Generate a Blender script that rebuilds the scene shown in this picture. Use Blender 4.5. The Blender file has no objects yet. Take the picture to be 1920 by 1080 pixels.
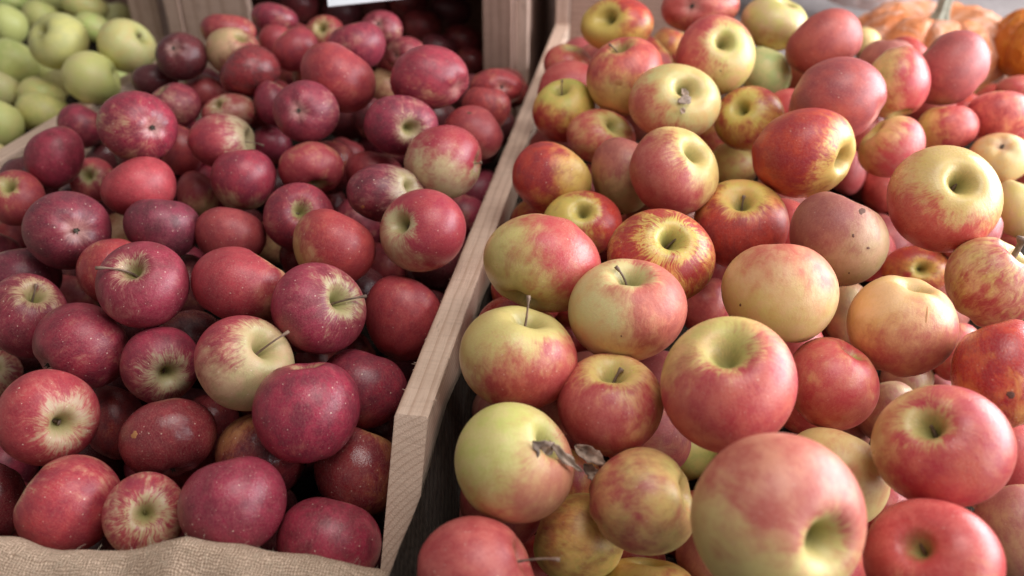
import bpy, math, random
import numpy as np
from mathutils import Vector, Matrix
from mathutils.bvhtree import BVHTree

# ------------------------------------------------------------------ camera, world, lamps, exposure
sc = bpy.context.scene
PITCH = math.radians(32.0); F = 1600.0; CAMZ = 0.41
cam_d = bpy.data.cameras.new('camera'); cam = bpy.data.objects.new('camera', cam_d)
sc.collection.objects.link(cam); sc.camera = cam
cam.location = (0, 0, CAMZ); cam.rotation_euler = (math.pi/2 - PITCH, 0, 0)
cam_d.sensor_width = 36; cam_d.lens = 36*F/1920; cam_d.clip_start = 0.02; cam_d.clip_end = 60
cam_d.dof.use_dof = True; cam_d.dof.focus_distance = 0.68; cam_d.dof.aperture_fstop = 3.8

w = bpy.data.worlds.new('World'); sc.world = w; w.use_nodes = True
w.node_tree.nodes['Background'].inputs[0].default_value = (1.0, 0.95, 0.93, 1)
w.node_tree.nodes['Background'].inputs[1].default_value = 0.23

def area(name, loc, target, sx, sy, power, color):
    l = bpy.data.lights.new(name, 'AREA'); l.shape = 'RECTANGLE'; l.size = sx; l.size_y = sy
    l.energy = power; l.color = color
    o = bpy.data.objects.new(name, l); sc.collection.objects.link(o)
    o.location = loc
    o.rotation_euler = (Vector(target)-Vector(loc)).to_track_quat('-Z', 'Y').to_euler()
    return o
area('daylight_from_right', (1.6, 0.85, 0.52), (0.2, 0.75, 0.0), 1.6, .95, 56, (0.92, 0.95, 1.0))
area('reflection_strip_lamp', (1.35, -0.45, 0.55), (-0.2, 0.6, 0.0), 0.28, 1.2, 10, (0.93, 0.95, 1.0))  # narrow unseen lamp added to give the apples long streak reflections
area('daylight_from_above', (0.45, 0.35, 1.7), (0.15, 0.75, 0.0), 1.1, 0.8, 17, (1.0, 0.97, 0.93))
sc.view_settings.view_transform = 'Standard'; sc.view_settings.look = 'None'
sc.view_settings.exposure = 0.16; sc.view_settings.gamma = 1.0
sc.view_settings.use_curve_mapping = False
sc.render.engine = 'CYCLES'

# ------------------------------------------------------------------ frames
sp, cp = math.sin(PITCH), math.cos(PITCH)
CX = np.array([1, 0, 0.]); CY = np.array([0, sp, cp]); CZ = np.array([0, -cp, sp])   # right, up, back
CAM = np.array([0, 0, CAMZ])
def ray(px, py):
    return CX*((px-960)/F) - CY*((py-540)/F) - CZ
def unp(px, py, d): return CAM + ray(px, py)*d
def onz(px, py, z):
    r = ray(px, py); return CAM + r*((z-CAMZ)/r[2])
def proj(P):
    Q = np.asarray(P)-CAM; d = -(Q@CZ)
    return np.stack([960+F*(Q@CX)/d, 540-F*(Q@CY)/d], -1)
TH = math.radians(8.75)
U = np.array([math.sin(TH), math.cos(TH), 0]); W = np.array([math.cos(TH), -math.sin(TH), 0])
O = onz(740, 775, 0)
def C(u, ww, z): return O + U*u + W*ww + np.array([0, 0, z])
def onu(px, py, u):
    r = ray(px, py); t = (u - (CAM-O)@U)/(r@U); P = CAM+r*t
    return (P-O)@W, P[2]

# ------------------------------------------------------------------ object helpers
def link(o, parent=None):
    sc.collection.objects.link(o)
    if parent is not None: o.parent = parent
    return o
def mesh_obj(name, verts, faces, mat, parent=None, smooth=True, mw=None):
    me = bpy.data.meshes.new(name); me.from_pydata([tuple(map(float, v)) for v in verts], [], faces)
    if smooth: me.polygons.foreach_set('use_smooth', [True]*len(me.polygons))
    me.materials.append(mat); o = bpy.data.objects.new(name, me); link(o, parent)
    if mw is not None:
        o.matrix_basis = mw
    return o
def tag(o, label=None, cat=None, group=None, kind=None):
    if label: o['label'] = label
    if cat: o['category'] = cat
    if group: o['group'] = group
    if kind: o['kind'] = kind
    return o
def empty(name, loc, label, cat, group=None):
    o = bpy.data.objects.new(name, None); link(o); o.location = loc; o.empty_display_size = .02
    return tag(o, label, cat, group)

# ------------------------------------------------------------------ node helpers
class NT:
    def __init__(s, tree): s.t = tree; s.n = tree.nodes; s.l = tree.links
    def node(s, typ, **kw):
        n = s.n.new(typ)
        for k, v in kw.items(): setattr(n, k, v)
        return n
    def put(s, sock, v):
        if isinstance(v, bpy.types.NodeSocket): s.l.new(v, sock)
        elif v is not None: sock.default_value = v
    def math(s, op, a, b=None, c=None, clamp=False):
        n = s.node('ShaderNodeMath', operation=op, use_clamp=clamp)
        for i, v in enumerate((a, b, c)):
            if v is not None: s.put(n.inputs[i], v)
        return n.outputs[0]
    def vec(s, op, a, b=None, scale=None):
        n = s.node('ShaderNodeVectorMath', operation=op); s.put(n.inputs[0], a)
        if b is not None: s.put(n.inputs[1], b)
        if scale is not None: s.put(n.inputs['Scale'], scale)
        return n.outputs['Value'] if op in ('DOT_PRODUCT', 'LENGTH') else n.outputs[0]
    def comb(s, x, y, z):
        n = s.node('ShaderNodeCombineXYZ')
        for i, v in enumerate((x, y, z)): s.put(n.inputs[i], v)
        return n.outputs[0]
    def sep(s, v):
        n = s.node('ShaderNodeSeparateXYZ'); s.put(n.inputs[0], v); return n.outputs
    def noise(s, v, scale, detail=3, rough=.55, dist=0.0):
        n = s.node('ShaderNodeTexNoise'); s.put(n.inputs['Vector'], v); s.put(n.inputs['Scale'], scale)
        n.inputs['Detail'].default_value = detail; n.inputs['Roughness'].default_value = rough
        n.inputs['Distortion'].default_value = dist
        return n.outputs[0]
    def smooth(s, v, a, b, lo=0., hi=1.):
        n = s.node('ShaderNodeMapRange', interpolation_type='SMOOTHSTEP')
        s.put(n.inputs['Value'], v); s.put(n.inputs['From Min'], a); s.put(n.inputs['From Max'], b)
        s.put(n.inputs['To Min'], lo); s.put(n.inputs['To Max'], hi)
        return n.outputs[0]
    def mix(s, f, a, b, blend='MIX'):
        n = s.node('ShaderNodeMix', data_type='RGBA', blend_type=blend)
        s.put(n.inputs[0], f); s.put(n.inputs[6], a); s.put(n.inputs[7], b)
        return n.outputs[2]
    def bump(s, h, strength, dist):
        n = s.node('ShaderNodeBump'); s.put(n.inputs['Height'], h)
        n.inputs['Strength'].default_value = strength; n.inputs['Distance'].default_value = dist
        return n.outputs[0]
def rgba(c): return (c[0], c[1], c[2], 1)
def newmat(name):
    m = bpy.data.materials.new(name); m.use_nodes = True
    t = NT(m.node_tree); return m, t, m.node_tree.nodes['Principled BSDF']

# apple skin group
def skin_group():
    g = bpy.data.node_groups.new('apple_skin', 'ShaderNodeTree'); I = g.interface
    def inp(n, typ, v):
        s = I.new_socket(name=n, in_out='INPUT', socket_type=typ); s.default_value = v
    inp('Ground', 'NodeSocketColor', (.6, .45, .15, 1)); inp('Ground2', 'NodeSocketColor', (.45, .45, .12, 1))
    inp('Blush', 'NodeSocketColor', (.4, .04, .05, 1)); inp('Dark', 'NodeSocketColor', (.2, .02, .03, 1))
    inp('Dir', 'NodeSocketVector', (0, 0, 1)); inp('DirW', 'NodeSocketFloat', .5)
    inp('Amount', 'NodeSocketFloat', .5); inp('Halo', 'NodeSocketFloat', .3)
    inp('Streak', 'NodeSocketFloat', .8); inp('Speckle', 'NodeSocketFloat', .5)
    inp('Seed', 'NodeSocketFloat', 0); inp('Rough', 'NodeSocketFloat', .35)
    I.new_socket(name='Shader', in_out='OUTPUT', socket_type='NodeSocketShader')
    t = NT(g); gi = t.node('NodeGroupInput').outputs; go = t.node('NodeGroupOutput')
    P = t.node('ShaderNodeTexCoord').outputs['Object']
    n = t.vec('NORMALIZE', P); x, y, z = t.sep(P)
    rxy = t.vec('LENGTH', t.comb(x, y, 0.))
    inv = t.math('DIVIDE', 1., t.math('ADD', rxy, .06))
    seedv = t.comb(gi['Seed'], t.math('MULTIPLY', gi['Seed'], 1.7), t.math('MULTIPLY', gi['Seed'], .3))
    wob = t.math('MULTIPLY', t.math('SUBTRACT', t.noise(t.vec('ADD', P, seedv), 2.2, 1), .5), .5)
    ax = t.math('ADD', t.math('MULTIPLY', x, inv), wob); ay = t.math('SUBTRACT', t.math('MULTIPLY', y, inv), wob)
    sv = t.vec('ADD', t.comb(ax, ay, t.math('MULTIPLY', z, .32)), seedv)
    st = t.noise(sv, 5.5, 4, .62); fine = t.noise(sv, 17., 3, .6)
    st2 = t.math('ADD', t.math('MULTIPLY', st, .6), t.math('MULTIPLY', fine, .4))
    patch = t.noise(t.vec('ADD', P, seedv), 1.5, 3, .6)
    patch2 = t.noise(t.vec('ADD', P, t.vec('SCALE', seedv, scale=2.3)), 2.6, 4, .6)
    q = t.math('ADD', rxy, t.math('MULTIPLY', t.math('LESS_THAN', z, .1), 3.))
    q2 = t.math('ADD', q, t.math('MULTIPLY', t.math('SUBTRACT', fine, .5), t.math('MULTIPLY', gi['Streak'], .8)))
    q2 = t.math('ADD', q2, t.math('MULTIPLY', t.math('SUBTRACT', patch2, .5), .5))
    h = gi['Halo']
    stem = t.smooth(q2, t.math('MULTIPLY', h, .1), t.math('MULTIPLY', h, 1.6), 1., 0.)
    m = t.math('MULTIPLY', t.vec('DOT_PRODUCT', n, gi['Dir']), gi['DirW'])
    m = t.math('ADD', m, t.math('MULTIPLY', t.math('SUBTRACT', t.math('ADD', t.math('MULTIPLY', patch, .55), t.math('MULTIPLY', patch2, .45)), .5), 3.6))
    m = t.math('ADD', m, t.math('MULTIPLY', t.math('SUBTRACT', st2, .5), t.math('MULTIPLY', gi['Streak'], 3.2)))
    m = t.math('ADD', m, t.math('MULTIPLY', t.math('SUBTRACT', gi['Amount'], .5), 2.))
    m = t.math('SUBTRACT', m, t.math('MULTIPLY', stem, 1.8))
    mask = t.smooth(m, -.85, .80)
    dk = t.smooth(t.math('ADD', t.math('MULTIPLY', patch2, .6), t.math('MULTIPLY', st2, .4)), .38, .62)
    bl = t.mix(dk, gi['Blush'], gi['Dark'])
    gr = t.mix(t.smooth(patch2, .35, .65), gi['Ground'], gi['Ground2'])
    gr = t.mix(t.math('MULTIPLY', stem, .35), gr, (.36, .38, .12, 1))
    col = t.mix(mask, gr, bl)
    # fine mottling
    mot = t.noise(t.vec('ADD', P, seedv), 26., 3, .7)
    col = t.mix(t.smooth(mot, .3, .8, 0., .22), col, t.mix(.5, bl, (.75, .50, .38, 1)))
    hair = t.noise(sv, 42., 2, .6)
    col = t.mix(t.smooth(hair, .5, .78, 0., .30), col, t.mix(.45, col, (.70, .42, .30, 1)))
    col = t.mix(t.smooth(hair, .5, .22, 0., .22), col, bl)
    # lenticels
    vo = t.node('ShaderNodeTexVoronoi'); t.put(vo.inputs['Vector'], t.vec('ADD', P, seedv)); vo.inputs['Scale'].default_value = 7.5
    rad = t.math('MULTIPLY', t.sep(vo.outputs['Color'])[0], .18)
    spk = t.smooth(vo.outputs['Distance'], t.math('MULTIPLY', rad, .35), rad, 1., 0.)
    vo2 = t.node('ShaderNodeTexVoronoi'); t.put(vo2.inputs['Vector'], t.vec('ADD', P, seedv)); vo2.inputs['Scale'].default_value = 12.
    rad2 = t.math('MULTIPLY', t.sep(vo2.outputs['Color'])[1], .17)
    spk2 = t.smooth(vo2.outputs['Distance'], t.math('MULTIPLY', rad2, .3), rad2, .6, 0.)
    col = t.mix(t.math('MULTIPLY', t.math('MAXIMUM', spk, spk2), gi['Speckle']), col, (.80, .60, .48, 1))
    qb = t.math('ADD', rxy, t.math('MULTIPLY', t.math('GREATER_THAN', z, -.1), 3.))
    qb = t.math('ADD', qb, t.math('MULTIPLY', t.math('SUBTRACT', st2, .5), .8))
    col = t.mix(t.smooth(qb, .05, .42, .5, 0.), col, (.62, .36, .30, 1))
    # russet deep in the stem cavity
    rus = t.smooth(t.math('ADD', q, t.math('MULTIPLY', t.math('SUBTRACT', fine, .5), .22)), .02, .30, .9, 0.)
    col = t.mix(rus, col, (.28, .26, .09, 1))
    b = t.node('ShaderNodeBsdfPrincipled'); t.put(b.inputs['Base Color'], col)
    t.put(b.inputs['Roughness'], t.math('ADD', gi['Rough'], t.math('MULTIPLY', t.math('SUBTRACT', t.math('ADD', t.math('MULTIPLY', patch2, .6), t.math('MULTIPLY', mot, .4)), .5), .5)))
    b.inputs['Specular IOR Level'].default_value = .45
    b.inputs['Coat Weight'].default_value = .09; b.inputs['Coat Roughness'].default_value = .28
    b.inputs['Subsurface Weight'].default_value = 0.0
    t.put(b.inputs['Normal'], t.bump(t.math('ADD', mot, t.math('MULTIPLY', fine, .5)), .12, .02))
    t.l.new(b.outputs[0], go.inputs[0])
    return g
SKIN = skin_group()
PRE = {  # ground, ground2, blush, dark, rough, speckle
 'crimson': ((.54,.39,.24),(.50,.36,.20),(.33,.020,.055),(.18,.009,.032),.36,.65),
 'rose':    ((.60,.43,.27),(.55,.40,.22),(.45,.048,.064),(.31,.022,.044),.38,.55),
 'coral':   ((.58,.36,.19),(.50,.34,.14),(.41,.045,.055),(.28,.020,.036),.40,.50),
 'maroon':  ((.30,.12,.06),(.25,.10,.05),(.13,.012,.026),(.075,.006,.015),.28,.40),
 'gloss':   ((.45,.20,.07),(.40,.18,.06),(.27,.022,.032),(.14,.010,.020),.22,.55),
 'rosy':    ((.70,.53,.19),(.62,.54,.15),(.57,.120,.095),(.45,.045,.052),.36,.35),
 'fire':    ((.72,.50,.12),(.62,.48,.10),(.50,.050,.028),(.36,.022,.028),.33,.35),
 'peach':   ((.72,.54,.22),(.68,.50,.18),(.62,.22,.14),(.50,.11,.08),.40,.25),
 'brown':   ((.48,.33,.15),(.42,.30,.13),(.42,.14,.10),(.33,.08,.07),.42,.30),
 'green':   ((.68,.70,.25),(.58,.65,.21),(.78,.70,.32),(.72,.64,.26),.38,.30),
 'lime':    ((.68,.58,.19),(.58,.56,.16),(.60,.27,.15),(.50,.16,.11),.38,.25),
 'purple':  ((.42,.30,.22),(.38,.28,.18),(.24,.020,.052),(.12,.010,.032),.38,.75),
 'dull':    ((.46,.28,.14),(.40,.28,.12),(.44,.085,.075),(.35,.055,.060),.42,.40),
}
def skin_mat(pre, amt, d, dw, halo, streak, seed, spk=None):
    g1, g2, b1, b2, ro, sk = PRE[pre]
    rng = random.Random(seed*7+1)
    j = lambda c: rgba([max(0, v*rng.uniform(.88, 1.12)) for v in c])
    m = bpy.data.materials.new('apple_skin'); m.use_nodes = True
    nt = m.node_tree; nt.nodes.clear()
    g = nt.nodes.new('ShaderNodeGroup'); g.node_tree = SKIN; o = nt.nodes.new('ShaderNodeOutputMaterial')
    nt.links.new(g.outputs[0], o.inputs[0])
    for k, v in dict(Ground=j(g1), Ground2=j(g2), Blush=j(b1), Dark=j(b2), Dir=tuple(d), DirW=dw, Amount=amt,
                     Halo=halo, Streak=streak, Speckle=sk if spk is None else spk, Seed=seed*3.17,
                     Rough=ro+rng.uniform(-.09, .11)).items():
        g.inputs[k].default_value = v
    return m
def flat(name, col, rough=.7, var=.35, scale=300., bump=.4):
    m, t, b = newmat(name)
    P = t.node('ShaderNodeTexCoord').outputs['Object']
    n = t.noise(P, scale, 4, .65)
    t.put(b.inputs['Base Color'], t.mix(t.smooth(n, .3, .75), rgba([c*(1-var) for c in col]), rgba([min(1, c*(1+var)) for c in col])))
    b.inputs['Roughness'].default_value = rough
    t.put(b.inputs['Normal'], t.bump(n, bump, .001))
    return m
M_stem = flat('stem_bark', (.22, .14, .10), .7, .5, 2.5)
M_stemg = flat('stem_green', (.26, .22, .09), .6, .4, 2.5)
M_cal = flat('dry_calyx', (.10, .08, .06), .9, .5, 3.)
M_leaf = flat('dry_leaf', (.36, .26, .20), .85, .5, 90.)
M_scar = flat('tan_scar', (.50, .22, .08), .7, .3, 300.)
M_rot = flat('dark_bruise', (.14, .055, .035), .7, .4, 300.)

def wood(name, c1, c2, ring=(-.09, -.06), spacing=.0042, rough=.75, saw=1.0):
    m, t, b = newmat(name)
    P = t.node('ShaderNodeTexCoord').outputs['Object']
    x, y, z = t.sep(P)
    wob = t.noise(t.comb(t.math('MULTIPLY', x, .25), y, z), 12., 2)
    dy = t.math('SUBTRACT', y, ring[0]); dz = t.math('SUBTRACT', z, ring[1])
    r = t.math('SQRT', t.math('ADD', t.math('MULTIPLY', dy, dy), t.math('MULTIPLY', dz, dz)))
    r = t.math('ADD', r, t.math('MULTIPLY', wob, .008))
    fr = t.math('FRACT', t.math('DIVIDE', r, spacing))
    ringm = t.smooth(fr, .55, .97)
    fib = t.noise(t.comb(t.math('MULTIPLY', x, .04), y, z), 900., 3, .7)
    blot = t.noise(P, 16., 4, .65)
    k = t.math('ADD', t.math('MULTIPLY', ringm, .27), t.math('MULTIPLY', fib, .42))
    k = t.math('ADD', k, t.math('MULTIPLY', blot, .55))
    col = t.mix(t.smooth(k, .32, .98), rgba(c1), rgba(c2))
    sw = t.node('ShaderNodeTexWave', wave_type='BANDS', bands_direction='X'); t.put(sw.inputs['Vector'], P)
    sw.inputs['Scale'].default_value = 160.; sw.inputs['Distortion'].default_value = 3.; sw.inputs['Detail'].default_value = 3.
    sw.inputs['Detail Scale'].default_value = 2.
    col = t.mix(t.math('MULTIPLY', sw.outputs[1], 0.0*saw), col, rgba([v*.5 for v in c2]))
    sawn = t.noise(t.comb(x, t.math('MULTIPLY', y, .12), t.math('MULTIPLY', z, .12)), 300., 3, .7)
    col = t.mix(t.smooth(sawn, .45, .75, 0., .2*saw), col, rgba([v*.6 for v in c2]))
    # knots / flecks
    fl = t.noise(t.comb(t.math('MULTIPLY', x, .3), y, z), 120., 2)
    col = t.mix(t.smooth(fl, .68, .76, 0., .6), col, rgba([v*.35 for v in c2]))
    t.put(b.inputs['Base Color'], col); b.inputs['Roughness'].default_value = rough
    b.inputs['Specular IOR Level'].default_value = .25
    hgt = t.math('ADD', t.math('MULTIPLY', fib, .8), t.math('MULTIPLY', sawn, .5*saw))
    t.put(b.inputs['Normal'], t.bump(hgt, .7, .0012))
    return m
M_wood = wood('rough_sawn_pine', (.74, .55, .43), (.50, .33, .24))
M_wood2 = wood('weathered_board', (.36, .225, .175), (.22, .13, .095), ring=(.2, -.3), spacing=.008)
M_wood3 = wood('pale_board', (.50, .35, .28), (.33, .21, .16), ring=(.1, -.4), spacing=.007)
def burlap(name, c1, c2, pitch):
    m, t, b = newmat(name)
    uv = t.node('ShaderNodeTexCoord').outputs['UV']
    wn = t.vec('SCALE', t.node_vec(uv, 40.) if hasattr(t, 'node_vec') else uv, scale=1.)
    x, y, z = t.sep(uv)
    n1 = t.noise(uv, 150., 3); n2 = t.noise(uv, 90., 3)
    xx = t.math('ADD', x, t.math('MULTIPLY', n1, pitch*1.1)); yy = t.math('ADD', y, t.math('MULTIPLY', n2, pitch*2.))
    a = t.math('SINE', t.math('MULTIPLY', xx, 2*math.pi/pitch)); c = t.math('SINE', t.math('MULTIPLY', yy, 2*math.pi/pitch))
    a2 = t.math('ABSOLUTE', a); c2_ = t.math('ABSOLUTE', c)
    hgt = t.math('ADD', t.math('MULTIPLY', t.math('MULTIPLY', a2, c2_), .9), t.math('MULTIPLY', t.math('MAXIMUM', a2, c2_), .4))
    fib = t.noise(uv, 1800., 3, .7)
    hh = t.math('ADD', t.math('MULTIPLY', hgt, .7), t.math('MULTIPLY', fib, .5))
    big = t.noise(uv, 9., 3)
    k = t.math('ADD', hh, t.math('MULTIPLY', t.math('SUBTRACT', t.math('ADD', t.math('MULTIPLY', big, .6), t.math('MULTIPLY', t.noise(uv, 260., 2), .4)), .5), 1.3))
    t.put(b.inputs['Base Color'], t.mix(t.smooth(k, .25, 1.1), rgba(c2), rgba(c1)))
    b.inputs['Roughness'].default_value = .95; b.inputs['Specular IOR Level'].default_value = .1
    t.put(b.inputs['Normal'], t.bump(hh, 1., .0012))
    return m
M_burlap = burlap('burlap', (.74, .54, .40), (.32, .21, .14), .0040)
M_gap_shade = burlap('gap_shade_burlap', (.060, .046, .036), (.028, .021, .017), .004)  # near-black cloth colour stands in for shade in the apple gaps

# ------------------------------------------------------------------ geometry helpers
def board(name, parent, mat, u0, u1, w0, w1, z0, z1, axis='u', cut=None, bev=.0012, jit=.00022, seed=0):
    """a box in the bin frame, grain along the axis; cut = extra run of the front edge at the bottom"""
    rng = random.Random(seed)
    ln = {'u': (u1-u0), 'w': (w1-w0), 'z': (z1-z0)}[axis]
    nseg = max(2, int(ln/.02))
    dims = {'u': ((u0, u1), (w0, w1), (z0, z1)), 'w': ((w0, w1), (u0, u1), (z0, z1)), 'z': ((z0, z1), (w0, w1), (u0, u1))}[axis]
    (a0, a1), (b0, b1), (c0, c1) = dims
    prof = []
    for (bb, c_, db, dc) in ((b0, c0, 1, 1), (b1, c0, -1, 1), (b1, c1, -1, -1), (b0, c1, 1, -1)):
        if (db, dc) in ((1, 1), (-1, -1)): prof += [(bb, c_+dc*bev), (bb+db*bev, c_)]
        else: prof += [(bb+db*bev, c_), (bb, c_+dc*bev)]
    verts = []; faces = []; m = len(prof)
    cz = (c0+c1)/2
    for i in range(nseg+1):
        a = a0+(a1-a0)*i/nseg
        for (b_, c_) in prof:
            aa = a
            if cut and axis == 'u': aa = a - cut*(c1-c_)*(1-i/nseg)
            verts.append((aa, b_+rng.uniform(-jit, jit), c_+rng.uniform(-jit, jit)))
    for i in range(nseg):
        for k in range(m):
            faces.append((i*m+k, i*m+(k+1) % m, (i+1)*m+(k+1) % m, (i+1)*m+k))
    faces.append(tuple(range(m))[::-1]); faces.append(tuple(nseg*m+k for k in range(m)))
    ctr = ((a0+a1)/2, (b0+b1)/2, (c0+c1)/2)
    verts = [(v[0]-ctr[0], v[1]-ctr[1], v[2]-ctr[2]) for v in verts]
    if axis == 'u': ax = (U, W, np.array([0, 0, 1.])); cc = C(ctr[0], ctr[1], ctr[2])
    elif axis == 'w': ax = (W, U, np.array([0, 0, 1.])); cc = C(ctr[1], ctr[0], ctr[2])
    else: ax = (np.array([0, 0, 1.]), W, U); cc = C(ctr[2], ctr[1], ctr[0])
    mw = Matrix(((ax[0][0], ax[1][0], ax[2][0], cc[0]), (ax[0][1], ax[1][1], ax[2][1], cc[1]), (ax[0][2], ax[1][2], ax[2][2], cc[2]), (0, 0, 0, 1)))
    # keep a proper rotation (flip local y if needed)
    if mw.to_3x3().determinant() < 0:
        mw = mw @ Matrix.Diagonal((1, -1, 1, 1)); verts = [(v[0], -v[1], v[2]) for v in verts]
    o = mesh_obj(name, verts, faces, mat, None, smooth=False)
    if parent is not None:
        o.parent = parent; mw = Matrix.Translation(-parent.location) @ mw
    o.matrix_basis = mw
    me = o.data; import bmesh
    bm = bmesh.new(); bm.from_mesh(me); bmesh.ops.recalc_face_normals(bm, faces=bm.faces); bm.to_mesh(me); bm.free()
    return o

# ------------------------------------------------------------------ setting
M_ground = flat('ground_gravel', (.16, .15, .15), .9, .3, 40.)
g = mesh_obj('ground', [(-15, -8, -.95), (15, -8, -.95), (15, 25, -.95), (-15, 25, -.95)], [(0, 1, 2, 3)], M_ground, smooth=False)
tag(g, kind='structure')
M_table = flat('table_top_cloth', (.36, .31, .30), .85, .15, 60.)
tb = empty('market_table', tuple(C(.8, 0, -.95)), 'long market table under the fruit bins, its greyish top showing beside the pumpkins', 'table')
board('tabletop', tb, M_table, -.35, 2.6, -1.7, 1.9, -.26, -.215, 'w', seed=2)
for (uu, ww) in ((-.25, -1.6), (-.25, 1.75), (2.45, -1.6), (2.45, 1.75)):
    board('leg', tb, M_wood2, uu, uu+.07, ww, ww+.07, -.95, -.262, 'z', seed=3)

bin_ = empty('wooden_bin', tuple(C(.45, 0, -.21)), 'rough sawn pine bin with a sloped front divider board between red and striped apples', 'bin')
board('divider_board', bin_, M_wood, 0, 1.13, 0, .025, -.19, 0, 'u', cut=.69, seed=11)
board('side_board', bin_, M_wood, -.10, .80, -.612, -.587, -.19, 0, 'u', seed=12)
board('side_board', bin_, M_wood, -.13, 1.13, .845, .87, -.19, 0, 'u', seed=13)
board('back_board', bin_, M_wood2, .985, 1.005, .027, .84, -.19, -.03, 'w', seed=14)
board('front_board', bin_, M_wood, -.195, -.172, -.612, -.004, -.20, -.075, 'w', seed=15)
board('floor_board', bin_, M_wood2, -.15, .98, -.58, .84, -.212, -.193, 'w', seed=16)

# green apples' bin to the left
gb = empty('wooden_bin', tuple(C(.6, -.95, -.21)), 'pale wooden bin of yellow green apples at the far left', 'bin')
board('side_board', gb, M_wood3, .1, 1.5, -1.32, -1.297, -.19, 0, 'u', seed=21)
board('back_board', gb, M_wood2, 1.5, 1.52, -1.32, -.62, -.19, .05, 'w', seed=22)
board('floor_board', gb, M_wood2, .1, 1.49, -1.29, -.63, -.212, -.193, 'w', seed=23)

# raised crates behind the bins
UB = .84; UR = 1.03
def pw(px, py=60): return onu(px, py, UB)[0]
def pr(px, py=40): return onu(px, py, UR)[0]
bc = empty('wooden_crate', tuple(C(UB+.2, (pw(300)+pw(960))/2, -.21)), 'dark weathered crate with an open front full of shaded red apples behind the red heap', 'crate')
board('front_board', bc, M_wood3, UB, UB+.018, pw(318), pw(345), -.21, .42, 'z', seed=31)
board('front_board', bc, M_wood3, UB+.004, UB+.020, pw(345)+.002, pw(470), -.21, .42, 'z', seed=32)
board('corner_post', bc, M_wood2, UB, UB+.05, pw(905), pw(960), -.21, .42, 'z', seed=33)
board('side_board', bc, M_wood2, UB+.052, UB+.50, pw(960)-.022, pw(960)-.004, -.21, .42, 'u', seed=34)
board('side_board', bc, M_wood2, UB+.052, UB+.50, pw(318), pw(318)+.018, -.21, .42, 'u', seed=35)
board('back_board', bc, M_wood2, UB+.502, UB+.52, pw(318), pw(960), -.21, .42, 'w', seed=36)
board('shade_top_board', bc, M_wood2, UB+.052, UB+.50, pw(318)+.02, pw(960)-.024, .30, .32, 'w', seed=37)  # unseen top board added so the crate inside stays dark
board('front_board', bc, M_wood2, UB+.024, UB+.044, pw(470)+.002, pw(905)-.002, .138, .42, 'w', seed=39)  # valance above the view, added to block lamp light from the crate
board('floor_board', bc, M_wood2, UB+.052, UB+.50, pw(318)+.02, pw(960)-.024, -.20, -.18, 'w', seed=38)

lc = empty('wooden_crate', tuple(C(UB+.1, pw(250), -.21)), 'narrow brown crate end standing between the green apples and the dark crate', 'crate')
board('corner_post', lc, M_wood3, UB+.03, UB+.06, pw(232), pw(286), -.21, .40, 'z', seed=41)
board('side_board', lc, M_wood2, UB+.062, UB+.45, pw(270), pw(286), -.21, .40, 'u', seed=42)
board('back_board', lc, M_wood2, UB+.452, UB+.47, pw(232)-.3, pw(286), -.21, .40, 'w', seed=43)

rc = empty('wooden_crate', tuple(C(UR+.15, pr(1150), -.21)), 'brown crate front behind the leftmost striped apples with a pale corner batten', 'crate')
board('corner_batten', rc, M_wood3, UR+.05, UR+.075, pr(1036), pr(1062), -.21, .36, 'z', seed=51)
board('front_board', rc, M_wood2, UR+.055, UR+.075, pr(1064), pr(1330), -.21, .36, 'w', seed=52)
board('side_board', rc, M_wood2, UR+.077, UR+.45, pr(1040), pr(1058), -.21, .36, 'u', seed=53)
board('back_board', rc, M_wood2, UR+.49, UR+.51, pr(960)-.25, pr(1330), -.21, .75, 'w', seed=55)
# pale splinter of batten leaning in the slot between the crates
lb = board('wooden_batten', None, M_wood3, UB+.012, UB+.028, pw(966), pw(988), -.21, .40, 'z', seed=54)
tag(lb, 'thin pale wooden batten standing just right of the dark crate post', 'batten')

# white price card
M_card = flat('white_card', (.78, .80, .84), .6, .03, 50.)
c = [unp(615, 12, 1.02), unp(757, -3, 1.02), unp(750, -90, 1.05), unp(606, -75, 1.05)]
nv = np.cross(c[1]-c[0], c[3]-c[0]); nv = nv/np.linalg.norm(nv)*.0012
card = mesh_obj('price_card', c+[p-nv for p in c], [(0, 1, 2, 3), (7, 6, 5, 4), (0, 4, 5, 1), (1, 5, 6, 2), (2, 6, 7, 3), (3, 7, 4, 0)], M_card, smooth=False)
tag(card, 'white card hanging over the dark red apples at the top edge', 'card')

# ------------------------------------------------------------------ the apples
AP = []
def A(heap, cx, cy, rx, ry, kind, pole, pre, amt, label, tip=None, bd=None, k=0, halo=None, streak=.8, green=False, **kw):
    AP.append(dict(heap=heap, cx=cx, cy=cy, rx=rx, ry=ry, kind=kind, pole=pole, pre=pre, amt=amt, label=label, tip=tip, bd=bd, k=k, halo=halo, streak=streak, green=green, **kw))
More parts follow.
